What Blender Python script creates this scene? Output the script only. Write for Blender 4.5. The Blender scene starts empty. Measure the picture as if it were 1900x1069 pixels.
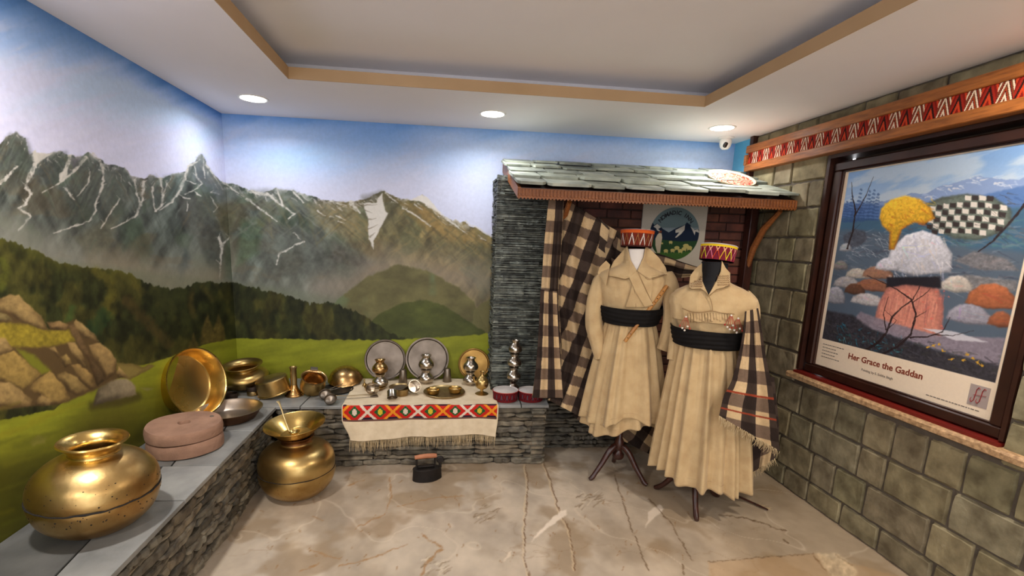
import bpy, math, random
import numpy as np
from mathutils import Vector, Matrix, Euler
from mathutils.geometry import tessellate_polygon

# ------------------------------------------------------------------ measured room
F_PX, YAW, PITCH, ROLL = 884.95, 0.1125, 0.1815, 0.0329
PCX, PCY = -38.67, 76.43
XL, YB, XR, H = -1.591, 3.897, 2.409, 2.461         # left wall, back wall, right wall, ceiling
HB, XLED, YLED = 0.4585, -1.096, 3.22               # stone ledge: height, left front, back front
EYE = 1.605
PI = math.pi
random.seed(5)
rng = np.random.RandomState(7)

# ------------------------------------------------------------------ camera
C = bpy.context.scene
cyw, syw = math.cos(YAW), math.sin(YAW)
FW = np.array([syw*math.cos(PITCH), cyw*math.cos(PITCH), -math.sin(PITCH)])
_r0 = np.array([cyw, -syw, 0.0]); _u0 = np.cross(_r0, FW)
RT = _r0*math.cos(ROLL)+_u0*math.sin(ROLL); UP = -_r0*math.sin(ROLL)+_u0*math.cos(ROLL)
EYEV = np.array([0, 0, EYE])
cd = bpy.data.cameras.new('camera'); cam = bpy.data.objects.new('camera', cd); C.collection.objects.link(cam)
cd.sensor_width = 36.0; cd.lens = F_PX/1900*36.0
cd.shift_x = -PCX/1900; cd.shift_y = PCY/1900
cd.clip_start = 0.05
m = Matrix(((RT[0], UP[0], -FW[0], 0), (RT[1], UP[1], -FW[1], 0), (RT[2], UP[2], -FW[2], EYE), (0, 0, 0, 1)))
cam.matrix_world = m
C.camera = cam
C.view_settings.view_transform = 'Standard'; C.view_settings.look = 'None'
C.view_settings.gamma = 1; C.view_settings.use_curve_mapping = False
C.view_settings.exposure = 0.66

# ------------------------------------------------------------------ world and lights
w = bpy.data.worlds.new('world'); C.world = w; w.use_nodes = True
w.node_tree.nodes['Background'].inputs[0].default_value = (.97, .97, 1, 1)     # ambient fill added to lift the ceiling, let in at the open near side
w.node_tree.nodes['Background'].inputs[1].default_value = 1.55

def area(name, loc, energy, col, size=0.10, spread=PI, rot=(0, 0, 0)):
    l = bpy.data.lights.new(name, 'AREA'); l.shape = 'DISK'; l.size = size; l.energy = energy; l.color = col
    l.spread = spread
    o = bpy.data.objects.new(name, l); C.collection.objects.link(o); o.location = loc; o.rotation_euler = rot
    return o
COOL = (0.95, 0.97, 1.0); WARM = (1.0, 0.90, 0.78); SOFT = (1.0, 0.95, 0.90)
DOWN = [(-1.20, 3.43, 1), (0.35, 3.44, 1), (2.005, 3.43, 1)]
REAR = [(-1.20, 1.35, 0), (2.0, 1.45, 0), (-1.2, -0.9, 0), (2.0, -0.9, 0), (0.35, -1.3, 0), (0.35, -2.0, 0)]  # unseen; those behind the viewer are added to fill the room
for x, y, k in DOWN+REAR:
    area('downlight_and_fill_lamp', (x, y, H-0.012), 3.2 if k else (19.0 if x < 0 else 13.0), COOL if k else (SOFT if x < 1 else WARM), 0.13, math.radians(150) if k else PI)

# ------------------------------------------------------------------ measuring helpers
def ray(px, py):
    return FW+RT*(px-950-PCX)/F_PX-UP*(py-534.5-PCY)/F_PX
def at(px, py, **k):
    (a, v), = k.items(); i = 'xyz'.index(a); d = ray(px, py)
    return EYEV+d*(v-EYEV[i])/d[i]
def atp(px, py, P0, n):
    d = ray(px, py); n = np.array(n); return EYEV+d*(((np.array(P0)-EYEV)@n)/(d@n))
def proj(P):
    d = P-EYEV; z = d@FW
    return 950+PCX+F_PX*(d@RT)/z, 534.5+PCY-F_PX*(d@UP)/z

# ------------------------------------------------------------------ object helpers
def link(o, parent=None):
    C.collection.objects.link(o)
    if parent is not None: o.parent = parent
    return o
def tag(o, label=None, cat=None, group=None, kind=None):
    if label: o['label'] = label
    if cat: o['category'] = cat
    if group: o['group'] = group
    if kind: o['kind'] = kind
    return o
def thing(name, label, cat, loc=(0, 0, 0), rot=(0, 0, 0), group=None):
    o = bpy.data.objects.new(name, None); o.empty_display_size = 0.05; link(o)
    o.location = loc; o.rotation_euler = rot
    return tag(o, label, cat, group)
def mesh_obj(name, V, Fc, mat, parent=None, smooth=False, sharp=None, cols=None, solid=None):
    me = bpy.data.meshes.new(name)
    me.from_pydata([tuple(v) for v in V], [], [tuple(f) for f in Fc])
    me.validate()
    if smooth:
        me.shade_smooth()
        if sharp: me.set_sharp_from_angle(angle=math.radians(sharp))
    if cols is not None:
        a = me.color_attributes.new('Col', 'FLOAT_COLOR', 'POINT')
        c = np.ones((len(me.vertices), 4), dtype=np.float32); c[:, :3] = np.asarray(cols)[:len(me.vertices)]
        a.data.foreach_set('color', c.ravel())
    me.materials.append(mat)
    o = bpy.data.objects.new(name, me); link(o, parent)
    if solid:
        s = o.modifiers.new('solidify', 'SOLIDIFY'); s.thickness = solid; s.offset = 0
    return o

class MB:
    def __init__(s): s.V = []; s.F = []; s.K = []
    def add(s, V, Fc, col=(1, 1, 1)):
        b = len(s.V); s.V += [tuple(v) for v in V]; s.F += [tuple(i+b for i in f) for f in Fc]; s.K += [col]*len(V); return s
    def box(s, c, d, rot=None, col=(1, 1, 1), bev=0.0):
        hx, hy, hz = d[0]/2, d[1]/2, d[2]/2
        if bev <= 0:
            V = [(x, y, z) for x in (-hx, hx) for y in (-hy, hy) for z in (-hz, hz)]
            Fc = [(0, 1, 3, 2), (4, 6, 7, 5), (0, 4, 5, 1), (2, 3, 7, 6), (0, 2, 6, 4), (1, 5, 7, 3)]
        else:
            b = min(bev, hx*.9, hy*.9, hz*.9); V = []
            for z, q in ((-hz, b), (-hz+b, 0), (hz-b, 0), (hz, b)):
                X, Y = hx-q, hy-q
                V += [(-X+b, -Y, z), (X-b, -Y, z), (X, -Y+b, z), (X, Y-b, z), (X-b, Y, z), (-X+b, Y, z), (-X, Y-b, z), (-X, -Y+b, z)]
            Fc = [tuple(range(7, -1, -1)), tuple(range(24, 32))]
            for r in range(3):
                for i in range(8):
                    j = (i+1) % 8; Fc.append((r*8+i, r*8+j, r*8+8+j, r*8+8+i))
        M = Matrix.Rotation(0, 3, 'X') if rot is None else Euler(rot).to_matrix()
        V = [M@Vector(v)+Vector(c) for v in V]
        return s.add(V, Fc, col)
    def lathe(s, prof, n=48, M=None, col=(1, 1, 1), close=False, cap=False):
        V = []; Fc = []; m_ = len(prof)
        for (r, z) in prof:
            for i in range(n):
                a = 2*PI*i/n; V.append((r*math.cos(a), r*math.sin(a), z))
        rng_ = range(m_) if close else range(m_-1)
        for k in rng_:
            k2 = (k+1) % m_
            for i in range(n):
                j = (i+1) % n; Fc.append((k*n+i, k*n+j, k2*n+j, k2*n+i))
        if cap:
            if prof[0][0] > 1e-4: Fc.append(tuple(range(n-1, -1, -1)))
            if prof[-1][0] > 1e-4: Fc.append(tuple((m_-1)*n+i for i in range(n)))
        if M is not None: V = [M@Vector(v) for v in V]
        return s.add(V, Fc, col)
    def tube(s, P, R, n=10, col=(1, 1, 1), flat=1.0, caps=True):
        P = [Vector(p) for p in P]
        if not hasattr(R, '__len__'): R = [R]*len(P)
        V = []; Fc = []; ref = None
        for k, p in enumerate(P):
            t = (P[min(k+1, len(P)-1)]-P[max(k-1, 0)]).normalized()
            if ref is None: ref = t.orthogonal().normalized() if abs(t.z) > .98 else Vector((0, 0, 1)).cross(t).normalized()
            e1 = (ref-t*ref.dot(t)).normalized(); e2 = t.cross(e1); ref = e1
            for i in range(n):
                a = 2*PI*i/n; V.append(p+e1*math.cos(a)*R[k]+e2*math.sin(a)*R[k]*flat)
        for k in range(len(P)-1):
            for i in range(n):
                j = (i+1) % n; Fc.append((k*n+i, k*n+j, (k+1)*n+j, (k+1)*n+i))
        if caps: Fc.append(tuple(range(n-1, -1, -1))); Fc.append(tuple((len(P)-1)*n+i for i in range(n)))
        return s.add(V, Fc, col)
    def build(s, name, mat, parent=None, smooth=False, sharp=35, cols=False):
        return mesh_obj(name, s.V, s.F, mat, parent, smooth, sharp, np.array(s.K) if cols else None)

def lathe(name, prof, mat, parent=None, n=48, M=None, sharp=40):
    return MB().lathe(prof, n, M).build(name, mat, parent, True, sharp)
def grid_obj(name, P, mat, parent=None, cols=None, closeu=False, solid=None, smooth=True, flip=False):
    """P: (rows, cols, 3) array"""
    R_, Cn = P.shape[:2]
    idx = np.arange(R_*Cn).reshape(R_, Cn)
    if closeu: idx = np.concatenate([idx, idx[:, :1]], 1)
    a, b, c, d = idx[:-1, :-1].ravel(), idx[:-1, 1:].ravel(), idx[1:, 1:].ravel(), idx[1:, :-1].ravel()
    q = np.stack([a, d, c, b] if flip else [a, b, c, d], 1).astype(np.int32)
    me = bpy.data.meshes.new(name)
    n = R_*Cn; me.vertices.add(n); me.vertices.foreach_set('co', P.reshape(-1).astype(np.float32))
    me.loops.add(q.size); me.loops.foreach_set('vertex_index', q.ravel())
    me.polygons.add(len(q)); me.polygons.foreach_set('loop_start', np.arange(0, q.size, 4, dtype=np.int32))
    me.update(calc_edges=True)
    if smooth: me.shade_smooth()
    if cols is not None:
        at_ = me.color_attributes.new('Col', 'FLOAT_COLOR', 'POINT')
        k = np.ones((n, 4), np.float32); k[:, :3] = cols.reshape(-1, 3); at_.data.foreach_set('color', k.ravel())
    me.materials.append(mat)
    o = bpy.data.objects.new(name, me); link(o, parent)
    if solid:
        s = o.modifiers.new('solidify', 'SOLIDIFY'); s.thickness = solid; s.offset = -1
    return o
def clone(root, loc, rot=None, label=None):
    r = root.copy(); C.collection.objects.link(r); r.location = loc
    if rot is not None: r.rotation_euler = rot
    if label: r['label'] = label
    for ch in list(root.children):
        c = ch.copy(); C.collection.objects.link(c); c.parent = r
        for g in list(ch.children):
            d = g.copy(); C.collection.objects.link(d); d.parent = c
    return r

# ------------------------------------------------------------------ materials
def lin(c):
    c = np.asarray(c, float)/255.0
    return np.where(c <= 0.04045, c/12.92, ((c+0.055)/1.055)**2.4)
def L4(c): return tuple(float(v) for v in lin(c))+(1,)
def newmat(name):
    m_ = bpy.data.materials.new(name); m_.use_nodes = True
    nt = m_.node_tree; return m_, nt, nt.nodes, nt.links, nt.nodes['Principled BSDF']
def pmat(name, col, rough=.6, metal=0., col2=None, scale=8., bump=0., bscale=40., spec=.5, detail=5., rough2=None, attr=False, stretch=None, sheen=0.):
    m_, nt, N, Lk, B = newmat(name)
    tc = N.new('ShaderNodeTexCoord'); mp = N.new('ShaderNodeMapping'); Lk.new(tc.outputs['Object'], mp.inputs[0])
    if stretch: mp.inputs['Scale'].default_value = stretch
    B.inputs['Roughness'].default_value = rough; B.inputs['Metallic'].default_value = metal
    B.inputs['Specular IOR Level'].default_value = spec
    if sheen: B.inputs['Sheen Weight'].default_value = sheen
    nz = N.new('ShaderNodeTexNoise'); nz.inputs['Scale'].default_value = scale; nz.inputs['Detail'].default_value = detail
    Lk.new(mp.outputs[0], nz.inputs[0])
    cr = N.new('ShaderNodeMapRange'); cr.inputs[1].default_value = .3; cr.inputs[2].default_value = .7; Lk.new(nz.outputs[0], cr.inputs[0])
    mx = N.new('ShaderNodeMix'); mx.data_type = 'RGBA'
    Lk.new(cr.outputs[0], mx.inputs[0]); mx.inputs[6].default_value = L4(col); mx.inputs[7].default_value = L4(col2 if col2 is not None else col)
    out = mx.outputs[2]
    if attr:
        at_ = N.new('ShaderNodeAttribute'); at_.attribute_name = 'Col'
        mu = N.new('ShaderNodeMix'); mu.data_type = 'RGBA'; mu.blend_type = 'MULTIPLY'; mu.inputs[0].default_value = 1
        Lk.new(out, mu.inputs[6]); Lk.new(at_.outputs[0], mu.inputs[7]); out = mu.outputs[2]
    Lk.new(out, B.inputs['Base Color'])
    if rough2 is not None:
        r = N.new('ShaderNodeMapRange'); Lk.new(cr.outputs[0], r.inputs[0]); r.inputs[3].default_value = rough; r.inputs[4].default_value = rough2
        Lk.new(r.outputs[0], B.inputs['Roughness'])
    if bump:
        n2 = N.new('ShaderNodeTexNoise'); n2.inputs['Scale'].default_value = bscale; n2.inputs['Detail'].default_value = 6
        Lk.new(mp.outputs[0], n2.inputs[0])
        b = N.new('ShaderNodeBump'); b.inputs['Strength'].default_value = 1; b.inputs['Distance'].default_value = bump
        Lk.new(n2.outputs[0], b.inputs['Height']); Lk.new(b.outputs[0], B.inputs['Normal'])
    return m_
def cmat(name, rough=.65, spec=.3, scale=60., amt=.12, bump=0.0, bscale=80., gain=1.0, stretch=None):
    """painted surface: colour attribute with a little brush grain"""
    m_, nt, N, Lk, B = newmat(name)
    a = N.new('ShaderNodeAttribute'); a.attribute_name = 'Col'
    tc = N.new('ShaderNodeTexCoord'); mp = N.new('ShaderNodeMapping'); Lk.new(tc.outputs['Object'], mp.inputs[0])
    if stretch: mp.inputs['Scale'].default_value = stretch
    nz = N.new('ShaderNodeTexNoise'); nz.inputs['Scale'].default_value = scale; nz.inputs['Detail'].default_value = 4
    Lk.new(mp.outputs[0], nz.inputs[0])
    r = N.new('ShaderNodeMapRange'); r.inputs[3].default_value = (1-amt)*gain; r.inputs[4].default_value = (1+amt)*gain; Lk.new(nz.outputs[0], r.inputs[0])
    mu = N.new('ShaderNodeVectorMath'); mu.operation = 'SCALE'; Lk.new(a.outputs[0], mu.inputs[0]); Lk.new(r.outputs[0], mu.inputs['Scale'])
    Lk.new(mu.outputs[0], B.inputs['Base Color']); B.inputs['Roughness'].default_value = rough; B.inputs['Specular IOR Level'].default_value = spec
    if bump:
        b = N.new('ShaderNodeBump'); b.inputs['Distance'].default_value = bump; b.inputs['Strength'].default_value = 1
        n2 = N.new('ShaderNodeTexNoise'); n2.inputs['Scale'].default_value = bscale; Lk.new(mp.outputs[0], n2.inputs[0])
        Lk.new(n2.outputs[0], b.inputs['Height']); Lk.new(b.outputs[0], B.inputs['Normal'])
    return m_
M = {}
M['ceil'] = pmat('ceiling_paint', (243, 240, 241), .85, col2=(239, 236, 237), scale=2)
M['plaster'] = pmat('beige_plaster', (190, 172, 148), .85, col2=(180, 162, 138), scale=2)
M['mural'] = cmat('mural_paint', .55, .25, 45, .10)
M['print'] = cmat('poster_print', .3, .4, 90, .05)
M['floor'] = cmat('marble_floor', .22, .45, 14, .10, gain=1.0)
M['block'] = pmat('grey_stone_block', (150, 140, 112), .85, col2=(98, 88, 66), scale=12, bump=.004, bscale=30, attr=True)
M['mortar'] = pmat('mortar', (98, 88, 76), .9, col2=(84, 76, 66), scale=20, bump=.003, bscale=60)
M['slate'] = pmat('stacked_slate', (134, 128, 112), .65, col2=(66, 62, 56), scale=16, bump=.006, bscale=45, attr=True)
M['slate_green'] = pmat('pillar_slate', (118, 124, 116), .6, col2=(62, 68, 66), scale=30, bump=.004, bscale=60, attr=True)
M['slab'] = pmat('slate_slab', (154, 153, 148), .45, col2=(112, 113, 111), scale=5, bump=.0015, bscale=25, attr=True)
M['roofslate'] = pmat('roof_slate', (196, 200, 186), .6, col2=(132, 138, 130), scale=8, bump=.002, bscale=30, attr=True)
M['gap'] = pmat('dark_joint', (38, 35, 31), .9)
M['brass'] = pmat('aged_brass', (208, 180, 120), .27, 1, (158, 124, 70), 6, rough2=.42, bump=.0006, bscale=18)
M['brass_old'] = pmat('patinated_brass', (214, 184, 124), .27, 1, (132, 94, 48), 4.5, rough2=.46, bump=.0012, bscale=26)
M['brass_bright'] = pmat('bright_brass', (232, 200, 128), .20, 1, (204, 168, 96), 6, rough2=.30)
M['brass_dull'] = pmat('dull_brass', (192, 170, 124), .31, 1, (150, 124, 82), 10, rough2=.45)
M['bronze'] = pmat('bronze', (196, 160, 108), .24, 1, (164, 126, 78), 12, rough2=.32)
M['silver'] = pmat('white_metal', (214, 204, 190), .18, 1, (176, 164, 148), 12, rough2=.30)
M['tin'] = pmat('tinned_copper', (205, 188, 170), .28, 1, (178, 160, 142), 8, rough2=.4)
M['copper'] = pmat('old_copper', (150, 104, 66), .35, 1, (96, 64, 42), 9, rough2=.5)
M['grey_metal'] = pmat('dull_grey_metal', (150, 138, 124), .38, 1, (120, 110, 98), 10, rough2=.5)
M['plate_metal'] = pmat('grey_plate_metal', (128, 116, 104), .36, 1, (104, 94, 84), 9, rough2=.46)
M['plate_brass'] = pmat('brass_plate_metal', (176, 138, 78), .34, 1, (148, 112, 60), 9, rough2=.44)
M['darkmetal'] = pmat('dark_old_metal', (84, 70, 60), .5, .8, (56, 46, 40), 14, rough2=.6)
M['iron'] = pmat('black_iron', (46, 40, 37), .6, .5, (30, 27, 26), 14, bump=.001, bscale=50)
M['grind'] = pmat('pink_sandstone', (164, 126, 102), .9, col2=(138, 104, 84), scale=12, bump=.002, bscale=70)
M['wood'] = pmat('varnished_pine', (172, 104, 48), .36, col2=(122, 70, 30), scale=5, stretch=(18, 2, 18))
M['wood_x'] = pmat('varnished_teak', (156, 92, 42), .45, col2=(118, 66, 30), scale=5, stretch=(2, 18, 18))
M['darkwood'] = pmat('dark_mahogany', (70, 34, 24), .35, col2=(44, 22, 16), scale=6, stretch=(12, 12, 2))
M['frame'] = pmat('poster_frame_wood', (58, 30, 20), .35, col2=(40, 20, 14), scale=8)
M['redboard'] = pmat('red_painted_board', (120, 26, 16), .45, col2=(98, 20, 12), scale=6)
M['sill'] = pmat('speckled_granite', (214, 176, 132), .5, col2=(150, 116, 82), scale=60, bump=.0006, bscale=80)
M['brick'] = pmat('brick_panel_base', (56, 34, 26), .8, col2=(44, 28, 22), scale=20)
M['brickv'] = pmat('old_red_brick', (112, 62, 44), .75, col2=(72, 40, 30), scale=12, bump=.003, bscale=40, attr=True)
M['wool'] = pmat('beige_wool', (200, 173, 130), .9, col2=(184, 155, 113), scale=14, bump=.0012, bscale=120, spec=.15, sheen=.15)
M['wool_dark'] = pmat('wool_seam', (150, 122, 84), .9)
M['black'] = pmat('black_cloth', (22, 19, 18), .85, col2=(14, 12, 12), scale=20, bump=.002, bscale=60, spec=.2)
M['blackform'] = pmat('black_velvet_form', (20, 19, 22), .7, spec=.3)
M['whiteform'] = pmat('white_form', (222, 214, 206), .5)
M['plaid'] = cmat('checked_wool', .9, .15, 180, .22, bump=.001, bscale=200)
M['cream'] = pmat('cream_cotton', (226, 208, 178), .85, col2=(212, 192, 160), scale=20, bump=.0008, bscale=160, spec=.2)
M['fringe'] = pmat('cream_fringe', (198, 176, 138), .9, col2=(170, 146, 106), scale=30)
M['woven'] = cmat('woven_band', .85, .2, 200, .15)
M['redhat'] = cmat('hat_cloth', .8, .2, 150, .12)
M['felt'] = pmat('pale_grey_felt', (196, 188, 182), .9, col2=(180, 172, 166), scale=20)
M['bamboo'] = pmat('bamboo', (196, 140, 70), .4, col2=(150, 96, 40), scale=12, stretch=(1, 1, .2))
M['hole'] = pmat('dark_hole', (18, 12, 8), .9)
M['white'] = pmat('white_plastic', (235, 232, 226), .35)
M['lens'] = pmat('camera_lens_glass', (40, 36, 34), .15)
M['letters'] = pmat('letter_paint', (16, 22, 32), .6)
M['brown_ink'] = pmat('brown_print', (128, 48, 24), .6)
M['grey_ink'] = pmat('grey_print', (120, 108, 100), .6)
M['thread'] = pmat('brown_thread', (120, 76, 48), .8)
M['redthread'] = pmat('red_thread', (168, 56, 44), .8)
M['bead'] = pmat('white_bead', (235, 225, 210), .3)
def emit(name, col, s):
    m_, nt, N, Lk, B = newmat(name); B.inputs['Emission Color'].default_value = tuple(col)+(1,); B.inputs['Emission Strength'].default_value = s
    B.inputs['Base Color'].default_value = (1, 1, 1, 1); return m_
M['glow'] = emit('lit_diffuser', (1, .93, .84), 9)

# ------------------------------------------------------------------ noise and painting
_T = rng.rand(256, 256)
def vn(x, y):
    xi = np.floor(x).astype(np.int64); yi = np.floor(y).astype(np.int64); fx = x-xi; fy = y-yi
    fx = fx*fx*(3-2*fx); fy = fy*fy*(3-2*fy)
    g = lambda i, j: _T[i & 255, j & 255]
    return (g(xi, yi)*(1-fx)+g(xi+1, yi)*fx)*(1-fy)+(g(xi, yi+1)*(1-fx)+g(xi+1, yi+1)*fx)*fy
def fbm(x, y, o=4):
    s = 0; a = .5; t = 0
    for k in range(o):
        s = s+a*vn(x+17.3*k, y+9.1*k); t += a; x = x*2.03; y = y*2.03; a *= .5
    return s/t
def sstep(a, b, x):
    t = np.clip((x-a)/(b-a), 0, 1); return t*t*(3-2*t)
class Paint:
    def __init__(s, X, Y, warp=1.0):
        s.X0 = X.ravel(); s.Y0 = Y.ravel(); s.shape = X.shape
        s.X = s.X0+warp*(fbm(s.X0/9, s.Y0/9, 3)-.5)*6; s.Y = s.Y0+warp*(fbm(s.X0/9+40, s.Y0/9+7, 3)-.5)*6
        s.C = np.zeros((s.X.size, 3))
    def blend(s, c, a, idx=None):
        c = np.asarray(c, float)
        if idx is None:
            s.C = s.C*(1-a[:, None])+c*a[:, None]
        else:
            s.C[idx] = s.C[idx]*(1-a[:, None])+(c if c.ndim == 1 else c)*a[:, None]
    def _bb(s, P, pad):
        P = np.asarray(P, float)
        return np.where((s.X > P[:, 0].min()-pad) & (s.X < P[:, 0].max()+pad) & (s.Y > P[:, 1].min()-pad) & (s.Y < P[:, 1].max()+pad))[0]
    def segd(s, P, idx, closed=False):
        x = s.X[idx]; y = s.Y[idx]; n = len(P); best = np.full(len(idx), 1e9); tt = np.zeros(len(idx))
        for k in range(n if closed else n-1):
            a = P[k]; b = P[(k+1) % n]; dx, dy = b[0]-a[0], b[1]-a[1]; l2 = dx*dx+dy*dy+1e-9
            t = np.clip(((x-a[0])*dx+(y-a[1])*dy)/l2, 0, 1)
            d = np.hypot(x-a[0]-t*dx, y-a[1]-t*dy); m_ = d < best; best[m_] = d[m_]; tt[m_] = (k+t[m_])/max(1, n-1)
        return best, tt
    def poly(s, P, c, soft=1.5, a=1.0, edge=None, ew=6, ea=.5, tex=0, lit=None):
        P = np.asarray(P, float); idx = s._bb(P, soft*2+2)
        if len(idx) == 0: return
        x = s.X[idx]; y = s.Y[idx]; ins = np.zeros(len(idx), bool); n = len(P)
        for k in range(n):
            x1, y1 = P[k]; x2, y2 = P[(k+1) % n]
            if y1 == y2: continue
            cond = ((y1 > y) != (y2 > y)) & (x < (x2-x1)*(y-y1)/(y2-y1)+x1); ins ^= cond
        d, _ = s.segd(P, idx, True); sd = np.where(ins, d, -d)
        al = sstep(-soft, soft, sd)*a
        col = np.tile(np.asarray(c, float), (len(idx), 1))
        if edge is not None:
            e = (1-sstep(0, ew, sd))*ea
            if lit is not None:
                cx_, cy_ = P.mean(0); ang = ((x-cx_)*lit[0]+(y-cy_)*lit[1])/(np.hypot(x-cx_, y-cy_)+1e-6); e = e*np.clip(.55-.6*ang, 0, 1)
            col = col*(1-e[:, None])+np.asarray(edge, float)*e[:, None]
        if lit is not None:
            ext = max(P[:, 0].max()-P[:, 0].min(), P[:, 1].max()-P[:, 1].min())*.5; cx_, cy_ = P.mean(0)
            g = 1+.22*np.clip(((x-cx_)*lit[0]+(y-cy_)*lit[1])/ext, -1, 1); col = col*g[:, None]
        if tex: col = col*(1+tex*(fbm(x/7, y/7, 3)-.5))[:, None]
        s.blend(col, al, idx)
    def stroke(s, P, w0, c, w1=None, soft=1.0, a=1.0, rag=0):
        P = np.asarray(P, float); w1 = w0 if w1 is None else w1; idx = s._bb(P, max(w0, w1)+soft*2+2)
        if len(idx) == 0: return
        d, t = s.segd(P, idx); w_ = (w0+(w1-w0)*t)/2
        if rag: w_ = w_*(1+rag*(fbm(s.X[idx]/5, s.Y[idx]/5, 2)-.5)*2)
        s.blend(c, (1-sstep(w_-soft, w_+soft, d))*a*(1-min(rag, .8)*.7*(1-sstep(.25, .55, fbm(s.X[idx]/6+9, s.Y[idx]/6, 3)))), idx)
    def below(s, xs, ys, c, soft=1.5, a=1.0, rough=0, rs=6, sel=None):
        yl = np.interp(s.X, xs, ys)
        if rough: yl = yl+rough*(fbm(s.X/rs, s.X*0+3, 3)-.5)*2
        al = sstep(-soft, soft, s.Y-yl)*a
        if sel is not None: al = al*sel
        c = np.asarray(c, float)
        s.C = s.C*(1-al[:, None])+c*al[:, None]
    def out(s, gain=1.0):
        return np.clip(lin(np.clip(s.C, 0, 255))*gain, 0.002, .92).reshape(s.shape+(3,))
def zp(L, k, ox, oy): return [(ox+k*a, oy+k*b) for a, b in L]

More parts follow.
